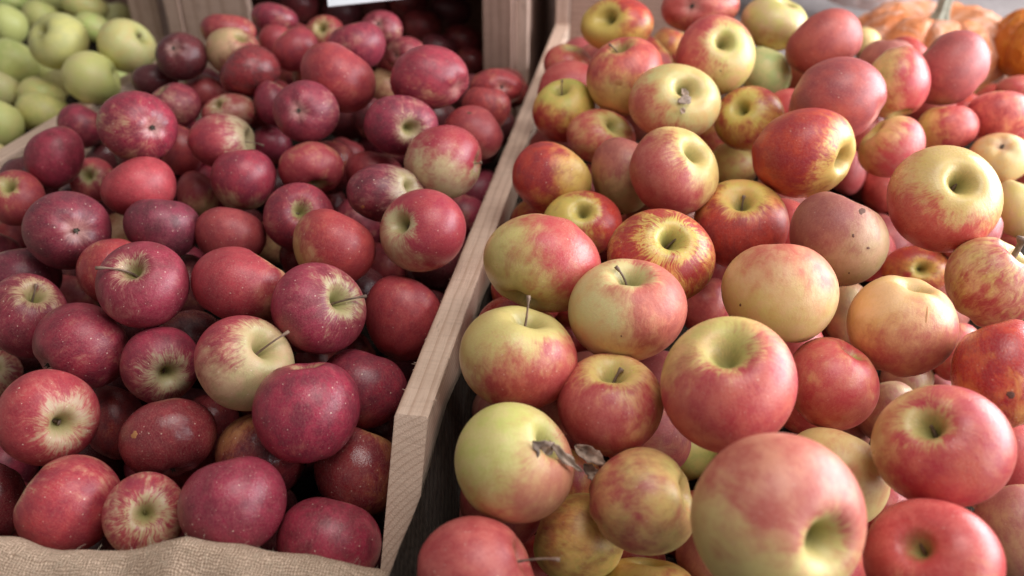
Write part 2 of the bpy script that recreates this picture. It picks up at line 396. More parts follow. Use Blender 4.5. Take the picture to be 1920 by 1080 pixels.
# red heap
A('L',257,237,77,67,'c',(283,236),'crimson',.92,'big crimson apple whose dried blossom end faces the viewer, near the left side board',shape=1,streak=1.1)
A('L',101,295,58,59,'n',(-.3,.6),'crimson',1.05,'plain dark crimson apple right against the left side board')
A('L',152,236,46,42,'n',(.3,.6),'crimson',1.0,'half hidden crimson apple between the side board and the big blossom end apple',k=-120)
A('L',325,199,53,44,'s',(296,174),'crimson',.85,'red apple with an orange tinged stem hollow just above the big blossom end apple')
A('L',290,152,45,33,'n',(-.2,.8),'maroon',1.1,'dark maroon apple lying lowest beside the end of the left side board',k=-30)
A('L',340,106,50,46,'c',(326,92),'maroon',1.1,'nearly black maroon apple in front of the pale crate board')
A('L',438,97,53,46,'s',(449,73),'coral',.35,'yellow and orange apple behind a glossy dark crimson one at the back left',bd=-20)
A('L',469,133,58,49,'n',(-.6,.3),'gloss',1.05,'glossy dark crimson apple resting on the yellow and orange one')
A('L',428,62,53,36,'n',(0,1),'coral',.85,'red orange apple at the back against the crate board',k=-20)
A('L',553,92,44,43,'n',(-.5,.5),'rose',1.05,'dusty rose apple left of the shaded crate opening')
A('L',516,80,34,34,'n',(.1,.9),'coral',.95,'small coral apple peeking out behind the dusty rose apple')
A('L',634,145,71,67,'n',(.3,.5),'coral',1.1,'large bright coral red apple standing proud at the back of the heap',streak=.4)
A('L',668,87,55,47,'n',(-.3,.9),'crimson',1.02,'shiny crimson apple behind the large bright coral red one')
A('L',715,54,40,35,'c',(710,46),'crimson',.9,'dim crimson apple showing its blossom end inside the crate opening')
A('L',805,145,74,61,'c',(853,161),'crimson',1.0,'long crimson apple with its blossom end turned right towards the divider')
A('L',762,102,39,34,'c',(743,104),'crimson',.9,'small red apple tucked behind the long crimson one')
A('L',574,209,63,59,'c',(560,207),'crimson',.92,'round rosy apple with a round blossom hollow facing the viewer in the middle back')
A('L',512,195,36,44,'n',(.2,.6),'crimson',1.,'shadowed red apple behind the round blossom hollow apple')
A('L',388,174,41,34,'n',(.2,.6),'rose',.9,'dull pink red apple under the glossy dark crimson one')
A('L',430,210,53,35,'s',(405,200),'rose',.7,'pink apple with a yellowish stem hollow above the tilted pink and cream apple',k=-10)
A('L',415,266,64,54,'s',(474,258),'rose',.78,'tilted pink apple with cream stem end and stem pointing right',tip=(497,268),halo=.75)
A('L',340,282,42,50,'n',(.2,.6),'coral',1.0,'deep red apple in shadow below the tilted pink and cream one',k=-60)
A('L',174,337,45,42,'s',(163,330),'rose',.9,'small dusty red apple with a dark stem hollow left of a shiny one',k=-40)
A('L',259,351,72,58,'n',(-.4,.5),'rose',1.05,'shiny rose crimson apple with two bright reflections below the big blossom end apple',rough=.2)
A('L',456,338,62,58,'n',(-.1,.9),'crimson',.95,'squarish muted crimson apple in the middle of the heap',bd=80)
A('L',584,315,62,50,'s',(592,342),'coral',.85,'orange red apple with its stem hollow facing down in the heap middle',halo=.3)
A('L',510,272,38,37,'n',(.2,.6),'crimson',1.05,'dark crimson apple in the gap beside a pointing stem',k=-60)
A('L',651,293,36,36,'n',(.2,.6),'coral',1.0,'small red orange apple squeezed between four bigger ones',k=-60)
A('L',752,235,70,57,'s',(768,241),'crimson',.9,'crimson apple with a deep greenish stem hollow left of the spotted one')
A('L',697,222,36,42,'n',(.2,.6),'maroon',1.0,'shaded dark apple left of the deep greenish stem hollow',k=-60)
A('L',887,249,56,52,'n',(.4,.2),'coral',1.0,'coral red apple with a dark speck close to the divider',streak=.4)
A('L',912,205,46,42,'n',(.1,.9),'coral',.95,'pinkish coral apple touching the divider near its far end')
A('L',930,163,50,35,'c',(941,163),'coral',.85,'farthest apple along the divider, red with an orange top and blossom end')
A('L',830,304,73,70,'s',(880,308),'rose',.70,'blushed pink and cream apple with short stem pointing at the divider',tip=(903,304),bd=(.2,.6,-.2))
A('L',702,326,55,43,'n',(.2,.6),'coral',1.02,'red apple partly covered by a speckled crimson one',k=-10)
A('L',724,363,75,56,'s',(764,352),'purple',.88,'speckled crimson apple with a straw coloured stem end',halo=.6,spk=.9)
A('L',793,432,81,78,'s',(757,420),'rose',.88,'smooth rosy apple with a narrow stem hollow nearest the divider mid way',tip=(764,424),bd=40,slen=.3)
A('L',560,406,67,64,'s',(562,396),'crimson',.98,'crimson apple with a pale stem pointing left in the middle of the heap',tip=(524,402),halo=.25)
A('L',627,464,78,73,'n',(.4,.8),'coral',.92,'tall apple orange on the left and crimson on the right',bd=20)
A('L',432,444,68,56,'n',(.1,.9),'coral',1.,'speckled coral apple behind the large peach coral one',spk=.9)
A('L',452,536,95,74,'n',(.6,.8),'coral',.92,'large smooth peach coral apple in the middle of the red heap',bd=150,pz=.05,streak=.4)
A('L',371,366,40,46,'n',(.2,.6),'coral',.62,'small orange red apple left of the squarish crimson one',k=-60,bd=120)
A('L',304,429,74,56,'n',(0,.9),'purple',1.08,'dull speckled crimson apple right of the purple blossom end apple',streak=.4)
A('L',125,432,85,74,'c',(140,432),'purple',1.12,'purplish crimson speckled apple with a star shaped blossom end facing forward',spk=.8)
A('L',28,371,58,53,'s',(15,352),'coral',.88,'red orange apple with a grey stem hollow cut by the left edge',)
A('L',208,508,66,61,'n',(-.1,.9),'coral',1.05,'bright red orange apple peeking out behind the apple with a long left stem')
A('L',267,534,89,82,'s',(246,506),'crimson',1.0,'glossy speckled crimson apple with a long thin stem pointing left',tip=(183,503),k=130,spk=1.,halo=.33,slen=.7)
A('L',597,578,90,86,'s',(634,562),'crimson',.98,'speckled crimson apple with a pale frosted hollow and stem pointing right',tip=(686,555),halo=.48,spk=.9)
A('L',758,597,74,81,'n',(.3,.9),'coral',1.08,'coral red apple with fine stripes half shaded by the divider')
A('L',458,681,95,90,'s',(492,650),'rose',.42,'pale cream and pink apple with a bent stem, the lightest of the red heap',tip=(538,624),bd=(-.5,.9,-.2),halo=.6,slen=.6)
A('L',50,592,80,80,'s',(62,556),'crimson',.95,'crimson apple with a yellow streaked stem hollow at the left edge',tip=(64,532),halo=.5,spk=.8)
A('L',152,649,92,82,'c',(86,684),'crimson',.98,'large crimson apple with its blossom end turned down to the left',spk=.6)
A('L',40,522,78,58,'n',(-.2,.9),'purple',1.0,'shadowed purple red apple under the star blossom end apple',k=-200)
A('L',300,685,76,73,'s',(312,702),'crimson',.82,'small red apple with an olive hollow and stub of stem facing down',tip=(297,716),halo=.52,slen=.3,sthick=1.3)
A('L',574,774,102,95,'n',(-.05,1),'crimson',1.1,'smooth heart shaped magenta crimson apple above the lower middle',pz=.12,spk=.7,streak=.4)
A('L',682,730,82,76,'n',(.2,.6),'crimson',1.2,'deep crimson apple in the shade of the divider',k=-200,spk=.8)
A('L',88,783,101,91,'s',(112,797),'rose',.82,'rosy apple with a golden ringed hollow facing the viewer in the lower left',tip=(111,795),halo=.50,spk=.9,slen=.22,sthick=1.6)
A('L',214,792,60,70,'n',(.2,.6),'gloss',1.1,'dark red apple sunk between the golden ringed one and the scarred one',k=-220)
A('L',314,822,93,76,'c',(322,884),'gloss',1.15,'glossy blackish red apple with a small tan scar',spk=.6)
A('L',490,856,88,81,'n',(.2,.8),'gloss',.95,'dark glossy apple with an orange flank under the heart shaped one',k=-100,bd=-60)
A('L',672,884,84,87,'n',(.2,.6),'gloss',.85,'dark red apple with an olive patch touching the divider front',k=-130,bd=170)
A('L',128,947,104,95,'n',(-.5,.3),'rose',1.0,'large finely striped dusky rose apple on the burlap at lower left',spk=.7,streak=1.)
A('L',270,965,80,81,'s',(270,963),'rose',.62,'small yellow apple with red stripes and an upright greenish stem on the burlap',tip=(258,910),green=True,halo=.42,streak=1.4,slen=.62,sthick=1.25)
A('L',435,950,103,95,'n',(-.2,.9),'crimson',1.08,'magenta crimson apple with a long narrow reflection on the burlap',k=10,spk=.9,streak=.4)
A('L',617,1024,99,92,'n',(.2,.7),'crimson',1.1,'crimson apple at the bottom nearest the divider above the burlap',spk=.6)
A('L',-4,938,56,74,'n',(.2,.6),'gloss',1.05,'dark shiny apple sliver at the lower left edge',k=-60)
A('L',-8,702,52,46,'s',(-12,690),'rose',.5,'pale striped apple sliver at the left edge above the golden ringed one',k=-60,streak=1.5)
A('L',28,448,36,36,'n',(.2,.6),'coral',.95,'little orange red apple glimpsed left of the star blossom end apple',k=-150)
A('L',-4,478,50,44,'n',(.2,.6),'crimson',1.0,'dusky crimson apple cut by the left edge below the red orange one',k=-220)
A('L',236,440,44,42,'n',(.2,.6),'coral',.35,'yellow tinged apple glimpsed between the star blossom end and dull crimson apples',k=-320)
A('L',716,505,46,50,'n',(.2,.6),'coral',.95,'shaded orange red apple between the tall one and the smooth rosy one',k=-300)
A('L',868,405,48,44,'n',(.2,.6),'crimson',1.0,'shaded red apple deep beside the divider behind the smooth rosy one',k=-300)
A('L',609,62,38,34,'s',(602,52),'coral',.75,'dim red apple with a green stem hollow at the crate opening',k=-40)
A('L',515,36,45,32,'n',(.2,.6),'crimson',.95,'dim crimson apple behind the dusty rose one at the crate opening',k=-20)
A('L',590,148,42,40,'n',(.2,.6),'coral',.6,'small orange apple glimpsed left of the large bright coral one',k=-200)
A('L',722,165,34,36,'n',(.2,.6),'coral',.3,'yellow orange apple glimpsed between the coral one and the long crimson one',k=-200)
A('L',515,455,40,42,'n',(.2,.6),'coral',.6,'shadowed apple between the speckled coral one and the pale left stem one',k=-300)
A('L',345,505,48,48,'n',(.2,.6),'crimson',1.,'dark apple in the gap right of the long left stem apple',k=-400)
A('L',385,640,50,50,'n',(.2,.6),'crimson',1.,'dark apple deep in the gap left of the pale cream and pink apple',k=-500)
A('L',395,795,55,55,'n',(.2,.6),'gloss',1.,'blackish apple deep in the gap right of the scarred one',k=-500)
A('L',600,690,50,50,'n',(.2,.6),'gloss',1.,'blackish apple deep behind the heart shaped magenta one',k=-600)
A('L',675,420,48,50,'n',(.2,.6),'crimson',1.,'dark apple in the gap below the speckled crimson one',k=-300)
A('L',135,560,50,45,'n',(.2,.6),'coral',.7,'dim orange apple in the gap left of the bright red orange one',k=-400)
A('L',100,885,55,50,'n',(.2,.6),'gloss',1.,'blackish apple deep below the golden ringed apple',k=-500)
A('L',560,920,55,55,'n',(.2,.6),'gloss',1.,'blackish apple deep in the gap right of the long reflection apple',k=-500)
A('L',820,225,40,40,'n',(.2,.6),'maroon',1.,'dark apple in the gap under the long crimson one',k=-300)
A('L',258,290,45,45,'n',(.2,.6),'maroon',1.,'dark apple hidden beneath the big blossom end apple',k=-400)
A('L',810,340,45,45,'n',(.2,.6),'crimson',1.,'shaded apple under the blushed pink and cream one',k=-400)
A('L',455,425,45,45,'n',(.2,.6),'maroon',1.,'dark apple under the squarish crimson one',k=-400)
# back crate: darker skin presets put its shade into the apple colour
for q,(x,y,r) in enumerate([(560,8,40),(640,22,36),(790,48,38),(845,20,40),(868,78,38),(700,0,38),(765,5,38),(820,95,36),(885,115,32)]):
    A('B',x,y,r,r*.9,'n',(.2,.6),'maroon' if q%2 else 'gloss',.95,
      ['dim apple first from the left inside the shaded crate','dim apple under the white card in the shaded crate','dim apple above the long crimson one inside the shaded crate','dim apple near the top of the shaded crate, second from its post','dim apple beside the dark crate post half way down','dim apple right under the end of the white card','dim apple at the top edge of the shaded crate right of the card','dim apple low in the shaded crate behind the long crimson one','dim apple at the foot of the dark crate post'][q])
# striped heap
A('R',1157,46,69,52,'s',(1136,32),'fire',0.30,'yellow apple with red shoulders at the far left of the striped heap',bd=60,halo=.5,streak=.55)
A('R',1065,122,46,40,'s',(1072,92),'rosy',0.70,'small rosy apple by the divider with a yellow stem hollow on top',k=-10,streak=.55)
A('R',1057,207,59,60,'s',(1052,172),'fire',0.28,'bright yellow apple with orange base and short upright stem beside the divider',tip=(1054,150),bd=-120,halo=.6,slen=.3,streak=.55)
A('R',1172,143,73,74,'s',(1163,97),'rosy',0.50,'dusty pink and green apple with a thin stem lying to the left',tip=(1142,83),bd=90,streak=.55)
A('R',1265,192,87,73,'s',(1286,166),'peach',.42,'pale yellow and pink apple with torn brown leaf scraps on it',bd=(-.7,-.6,.1),halo=.7,streak=.55)
A('R',1342,103,75,76,'s',(1356,80),'rosy',0.50,'pink apple with a deep yellow green hollow and cream base at the back',bd=(-.6,.5,.2),halo=.5,streak=.55)
A('R',1313,12,74,50,'c',(1298,10),'rosy',0.85,'bright crimson pink apple with blossom hollow cut by the top edge',streak=.55)
A('R',1257,90,36,38,'n',(.2,.6),'fire',0.50,'small orange red apple glimpsed between three back apples',k=-100,streak=.55)
A('R',1452,44,64,52,'s',(1482,4),'peach',.15,'creamy yellow and peach apple at the top edge left of the dull rose one',halo=.9,streak=.55)
A('R',1436,138,48,51,'n',(.2,.6),'green',.05,'plain green yellow apple behind the pink one with the deep hollow',k=-60,streak=.55)
A('R',1545,78,73,63,'n',(-.4,.4),'dull',1.0,'dull rose apple with a wide pale sheen, upper of two alike',streak=.4)
A('R',1622,80,30,29,'n',(.2,.6),'peach',.0,'pale cream apple peeking out right of the upper dull rose one',k=-60,streak=.55)
A('R',1571,187,92,81,'n',(-.4,.2),'dull',1.0,'large dull rose apple with a wide pale sheen, lower of two alike',streak=.4,k=10)
A('R',1683,154,63,69,'s',(1690,206),'rosy',0.50,'pink and golden apple with a yellow hollow facing down',bd=-10,halo=.35,streak=.55)
A('R',1781,127,76,71,'n',(-.5,.5),'dull',1.05,'dark rose apple in front of the warty pumpkin',streak=.4)
A('R',1777,241,60,43,'n',(0,.8),'rosy',0.65,'pink apple with an orange top between the dark rose one and the giant pale one',bd=0,streak=.55)
A('R',1872,217,67,47,'n',(0,.8),'rosy',0.90,'rose red apple at the right edge above the withered hollow apple',streak=.55)
A('R',1907,166,42,25,'n',(0,.8),'rosy',0.85,'small red apple sliver at the right edge near the smooth pumpkin',k=-40,streak=.55)
A('R',1835,182,28,23,'n',(0,.8),'peach',0,'small pale cream apple between the dark rose one and the right edge',k=-100,streak=.55)
A('R',1672,275,64,58,'s',(1642,246),'rosy',0.60,'red pink apple with a golden stem hollow at its upper left',k=-80,bd=-30,streak=.55)
A('R',1405,222,67,61,'s',(1391,203),'fire',0.62,'red and yellow apple with a wide open hollow behind the hollow facing twin',halo=.45,streak=.55)
A('R',1127,256,65,52,'s',(1152,238),'rosy',0.80,'crimson pink apple with a deep olive green hollow near the divider',halo=.55,streak=.55)
A('R',1035,333,75,68,'n',(.6,.6),'fire',0.62,'red apple with golden streaks and yellow right side beside the divider',bd=160,spk=.6,streak=.55)
A('R',1170,329,62,72,'n',(.3,.9),'brown',.35,'olive and orange apple half hidden behind the round pink one',bd=100,streak=.55)
A('R',1264,321,84,84,'s',(1298,290),'rosy',0.62,'round pink speckled apple with a yellow green hollow on its right',halo=.5,bd=(-.6,-.4,.3),streak=.55)
A('R',1376,311,46,44,'n',(.2,.6),'rosy',0.35,'little yellow and pink apple between the round pink and the big shiny red one',k=-20,streak=.55)
A('R',1507,287,98,85,'s',(1568,300),'fire',0.82,'big shiny red apple with golden streaks and hollow turned right',bd=150,halo=.5,streak=1.2)
A('R',1588,320,36,46,'n',(.2,.6),'rosy',1.00,'crimson pink apple behind the big shiny red one',k=-80,streak=.55)
A('R',1660,358,46,42,'s',(1686,320),'rosy',1.05,'bright cherry red apple in shade with a thin stem standing up',tip=(1690,292),k=-100,halo=.1,streak=.55)
A('R',1772,373,110,101,'s',(1803,347),'rosy',0.52,'giant pale apple with a wide yellow green hollow and a stubby stem inside',tip=(1803,337),k=80,halo=.62,bd=(-.5,-.7,.2),slen=.25,sthick=1.5,streak=.55)
A('R',1874,297,62,48,'c',(1880,275),'peach',.25,'pale cream and pink apple with a withered brown hollow at the right edge',k=-10,streak=.55)
A('R',1908,392,50,55,'n',(.2,.6),'peach',.2,'golden orange apple cut by the right edge beside the giant pale one',k=-10,streak=.55)
A('R',1092,419,75,62,'s',(1093,400),'fire',0.45,'orange and olive apple with a shallow hollow behind the biggest left one',halo=.5,bd=20,streak=.55)
A('R',1017,493,111,93,'s',(985,548),'rosy',0.50,'large ochre apple with a pink right cheek and hollow facing down left',bd=20,halo=.3,streak=.5)
A('R',1240,480,102,89,'s',(1258,452),'fire',0.65,'shiny red and gold apple with a thick stem leaning right',tip=(1294,434),halo=.5,streak=1.2)
A('R',1390,421,90,85,'s',(1392,380),'fire',0.88,'deep red apple with an orange ringed hollow and short dark stem',tip=(1396,366),halo=.42,k=-110,slen=.35,bd=-90,streak=.55)
A('R',1574,448,94,89,'n',(.3,.7),'brown',.55,'brownish pink apple with dark bruises and a dull sheen',bd=130,streak=.55)
A('R',1718,506,66,46,'s',(1730,505),'fire',0.75,'dark red and green apple sunk under the giant pale one',k=-200,streak=.55)
A('R',1177,583,112,98,'s',(1185,528),'peach',.38,'yellow apple with pink flecks and a thin stem leaning left',tip=(1157,507),bd=20,halo=.4,slen=.45,streak=.55)
A('R',972,671,111,98,'s',(988,612),'rosy',0.48,'yellow and pink apple with a tall thin upright stem beside the divider',tip=(993,562),bd=-50,halo=.62,slen=.6,streak=.55)
A('R',1463,550,111,93,'n',(0,1),'peach',.18,'smooth golden peach apple with tiny dark pits',bd=70,pz=-.1,streak=.4)
A('R',1693,612,106,96,'s',(1716,550),'peach',.30,'golden apple with a vertical brown scratch and a red underside',bd=-60,halo=.3,streak=.5)
A('R',1367,722,129,129,'s',(1365,665),'rosy',0.70,'very large rosy red apple with a yellow patch beside its deep hollow',halo=.36,bd=(.2,-.5,.3),streak=.55)
A('R',1145,759,100,97,'s',(1150,705),'rosy',0.75,'crimson pink apple with a cream ringed hollow and bent stub stem',tip=(1168,692),halo=.5,slen=.4,sthick=1.4,streak=.55)
A('R',1562,720,88,88,'s',(1605,660),'rosy',0.95,'coral red apple with a narrow bright reflection and hollow at upper right',halo=.2,streak=.4)
A('R',964,868,112,114,'s',(1020,835),'lime',.50,'lime yellow apple with an orange rim and a grey dry leaf in its hollow',bd=(.6,-.6,-.2),halo=.3,lime=1,streak=.55)
A('R',1205,940,101,102,'s',(1295,920),'rosy',.42,'golden orange apple with red blotches and dimple at right, low in the middle',halo=.15,streak=.4)
A('R',1460,976,166,165,'s',(1535,1008),'peach',.62,'enormous pink and gold apple nearest the camera with a green dark hollow',halo=.28,bd=(.3,.7,.1),streak=.55)
A('R',1570,897,100,96,'n',(.2,.8),'peach',.2,'pale yellow apple tucked behind the enormous pink and gold one',k=-160,streak=.55)
A('R',1770,837,138,116,'s',(1750,803),'rosy',0.78,'wide red apple with an ochre hollow and tiny stem tip at lower right',tip=(1751,801),halo=.36,slen=.25,sthick=1.5,bd=(.4,-.1,.3),streak=.55)
A('R',1752,1055,135,121,'s',(1728,1030),'rosy',1.02,'deep crimson apple with a pale curled stem at the bottom right',tip=(1718,993),halo=.12,slen=.35,streak=.55)
A('R',893,1073,111,106,'s',(985,1045),'rosy',0.95,'speckled bright red apple at the bottom with a thin brown stem pointing right',tip=(1054,1053),halo=.1,spk=1.,slen=.4,streak=.4)
A('R',1088,1010,88,86,'n',(-.8,.2),'fire',0.25,'shaded golden orange apple under the lime yellow one',k=-200,streak=.55)
A('R',1212,1104,94,60,'s',(1215,1060),'fire',0.30,'golden apple top cut by the bottom edge left of the enormous one',k=-120,streak=.55)
A('R',1862,530,92,86,'s',(1916,472),'rosy',0.50,'muted pink and orange apple at the right edge with a grey withered stem end',tip=(1914,450),halo=.3,slen=.4,sthick=3.,streak=1.1)
A('R',1880,704,98,106,'n',(-.2,.7),'fire',0.70,'orange red apple at the right edge with a small dark bruise',streak=.55)
A('R',1905,1000,86,92,'n',(-.2,.7),'brown',.85,'dusky orange red apple at the lower right edge in shade',k=-200,streak=.55)
A('R',1662,772,62,58,'n',(-.2,.7),'brown',.5,'brown orange apple in shade behind the wide red one',k=-200,streak=.55)
A('R',1588,590,46,60,'n',(-.2,.7),'brown',.4,'shaded ochre apple left of the scratched golden one',k=-300,streak=.55)
A('R',1322,575,52,54,'n',(-.2,.7),'rosy',1.00,'dark red apple in the gap left of the golden peach one',k=-300,streak=.55)
A('R',1292,850,54,52,'n',(-.2,.7),'green',.1,'shaded olive apple below the very large rosy one',k=-300,streak=.55)
A('R',1228,828,38,40,'n',(-.2,.7),'rosy',0.90,'dark red apple glimpsed right of the bent stub stem one',k=-350,streak=.55)
A('R',1915,880,40,50,'n',(-.2,.7),'rosy',0.90,'shaded red apple sliver at the right edge between two larger ones',k=-300,streak=.55)
A('R',1700,715,52,45,'n',(-.2,.7),'brown',.5,'dim apple below the scratched golden one',k=-350,streak=.55)
A('R',1490,650,55,50,'n',(-.2,.7),'rosy',1.,'dim apple below the golden peach one',k=-450,streak=.55)
A('R',1330,490,50,50,'n',(-.2,.7),'rosy',1.,'dim apple below the deep red orange ringed one',k=-400,streak=.55)
A('R',1330,255,45,45,'n',(-.2,.7),'fire',.6,'dim apple between the round pink and wide open hollow apples',k=-300,streak=.55)
A('R',1080,560,55,55,'n',(-.2,.7),'fire',.6,'dim apple in the gap between the tall stem and left stem apples',k=-500,streak=.55)
A('R',1065,900,60,60,'n',(-.2,.7),'fire',.5,'dim apple behind the dry leaves right of the lime yellow one',k=-450,streak=.55)
A('R',1150,1020,60,60,'n',(-.2,.7),'fire',.6,'dim apple under the golden orange blotched one',k=-450,streak=.55)
A('R',1400,880,60,60,'n',(-.2,.7),'fire',.6,'dim apple under the very large rosy one',k=-500,streak=.55)
A('R',1660,960,60,60,'n',(-.2,.7),'rosy',.9,'dim apple in the gap above the deep crimson one',k=-500,streak=.55)
A('R',1790,660,55,55,'n',(-.2,.7),'rosy',.9,'dim apple between the scratched golden and the orange red ones',k=-400,streak=.55)
A('R',1190,440,45,45,'n',(-.2,.7),'fire',.6,'dim apple in the gap above the shiny red and gold one',k=-300,streak=.55)
# green heap
A('G',14,46,41,40,'n',(.2,.6),'green',.35,'plump yellow green apple at the left edge, top of the pale heap')
A('G',110,77,58,54,'s',(80,64),'green',.15,'large yellow green apple with a dark stem hollow on its left')
A('G',238,86,57,52,'s',(263,66),'green',.4,'rightmost yellow green apple with a dark hollow at its upper right',tip=(264,60),slen=.3)
A('G',170,146,57,51,'s',(213,135),'green',.35,'yellow green apple leaning on the side board with hollow at right')
A('G',24,119,52,48,'n',(.2,.6),'green',.1,'pale green apple at the left edge, second down',k=5)
A('G',78,182,47,39,'n',(.2,.6),'green',.4,'yellowish apple half covered by the lowest pale green one')
A('G',82,212,55,40,'n',(.2,.6),'green',.1,'pale green apple lowest against the side board')
A('G',2,234,45,49,'n',(.2,.6),'green',.25,'green apple at the left edge just above the side board')
A('G',4,168,37,36,'n',(.2,.6),'green',.6,'yellow apple at the left edge between two green ones',k=-10)
A('G',76,30,36,32,'n',(.2,.6),'green',.0,'shaded green apple behind the large one with a dark hollow',k=-20)
A('G',160,12,45,30,'n',(.2,.6),'green',.0,'shaded green apple at the top edge',k=-20)
A('G',172,50,36,29,'n',(.2,.6),'green',.0,'shaded green apple between the large one and the rightmost one',k=-20)
A('G',88,132,41,39,'n',(.2,.6),'green',.0,'dark green apple in the middle gap of the pale heap',k=-100)
A('G',96,0,36,26,'n',(.2,.6),'green',.0,'dim green apple at the top edge left of another',k=-20)
A('G',20,2,41,24,'n',(.2,.6),'green',.0,'dim green apple in the top left corner',k=-20)
A('G',214,32,21,19,'n',(.2,.6),'fire',.1,'small orange yellow apple behind the rightmost green one',k=-60)
A('G',177,86,21,19,'n',(.2,.6),'fire',.05,'orange yellow apple glimpsed left of the rightmost green one',k=-150)
A('G',54,86,21,19,'n',(.2,.6),'fire',.05,'orange yellow apple glimpsed at the left among green ones',k=-150)
A('G',225,150,32,32,'n',(.2,.6),'green',.0,'dark green apple under the rightmost one by the side board',k=-150)


# ---- depth solve: every apple keeps its outline, its distance is found so that neighbours touch without sinking in
N = len(AP)
ctr = np.array([(a['cx'], a['cy']) for a in AP], float); rr = np.array([(a['rx']+a['ry'])/2 for a in AP], float)
heap = np.array([{'L': 0, 'R': 1, 'G': 2, 'B': 3}[a['heap']] for a in AP])
rays = np.array([ray(*c_) for c_ in ctr])
D0 = np.array([.075, .088, .076, .075])[heap]
yy = ctr[:, 1]
S = np.where(heap == 0, .0915*(yy+1236), np.where(heap == 1, .138*(yy+960), np.where(heap == 2, 88+.08*yy, 95)))
ls = np.log(F*D0/S); lz = np.log(F*D0/(2*rr))
lp = .70*ls+.30*lz
kk = np.array([a['k'] for a in AP], float)
lp = lp + np.where(kk <= -100, .05, 0)
lp = np.where(heap == 3, np.log(1.50), lp)
key = ctr[:, 1]+np.array([a['ry'] for a in AP])+kk
ld = lp.copy()
ru = rays
for it in range(1500):
    d = np.exp(ld); P = ru*d[:, None]; R = rr*d/F
    diff = P[:, None]-P[None]; dist = np.linalg.norm(diff, axis=2)+1e-9
    need = (R[:, None]+R[None])*.955
    ov = np.clip(need-dist, 0, None); np.fill_diagonal(ov, 0)
    sgn = np.sign(key[:, None]-key[None])      # + : i in front
    front = sgn > 0
    dd = d[:, None]-d[None]
    wrong = (dd*sgn > 0) & (ov > 0)
    push = np.where(ov > 0, (ov*1.0+np.where(wrong, np.abs(dd)*.3, 0))/(need), 0)
    mv = (-sgn*push).sum(1)*.12
    ld = ld+mv-(ld-lp)*.01
d = np.exp(ld)
for i in range(N):                        # nobody sinks into the divider board
    for _ in range(30):
        P_ = CAM+rays[i]*d[i]; R_ = rr[i]*d[i]/F; w_ = (P_-O)@W
        if P_[2]-R_ > .0: break
        if heap[i] == 0 and w_+R_*.97 > -.001: d[i] *= 1.008
        elif heap[i] == 1 and w_-R_*.97 < .026: d[i] *= .992
        else: break

# whatever would have been squeezed through the bin floor leaves the list; the second layer fills its gap
keep = np.array([not (kk[i] <= -100 and (CAM+rays[i]*d[i])[2]-rr[i]*d[i]/F < -.150) for i in range(N)])
keep &= ~((heap == 2) & (d > 1.75))
AP = [a for a, q_ in zip(AP, keep) if q_]
ctr, rr, heap, rays, kk, d = ctr[keep], rr[keep], heap[keep], rays[keep], kk[keep], d[keep]; N = len(AP)

# ---- second layer: apples of the same heaps that show only through the gaps
gw, gh = 384, 216; gx, gy = np.meshgrid((np.arange(gw)+.5)*5, (np.arange(gh)+.5)*5)
cov = np.zeros((gh, gw), bool)
for c_, a in zip(ctr, AP): cov |= ((gx-c_[0])/a['rx'])**2+((gy-c_[1])/a['ry'])**2 < 1
rg = np.random.RandomState(5)
Pall = [rays[i]*d[i]+CAM for i in range(N)]; Rall = list(rr*d/F); hall = list(heap)
FILL = {0: ('L', ['gloss', 'crimson', 'maroon', 'maroon'], 'shaded red apple of the lower layer glimpsed through a gap between red apples'),  # dark skins put the gap shade into these apples' colour
        1: ('R', ['fire', 'rosy', 'brown', 'dull'], 'shaded striped apple of the lower layer glimpsed through a gap between striped apples'),  # redder, browner skins again put gap shade into the colour
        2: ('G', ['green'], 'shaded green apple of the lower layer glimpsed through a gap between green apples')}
nf = 0
cand = [(x_, y_) for y_ in range(15, 1090, 22) for x_ in range(-10, 1930, 22)]
rg.shuffle(cand)
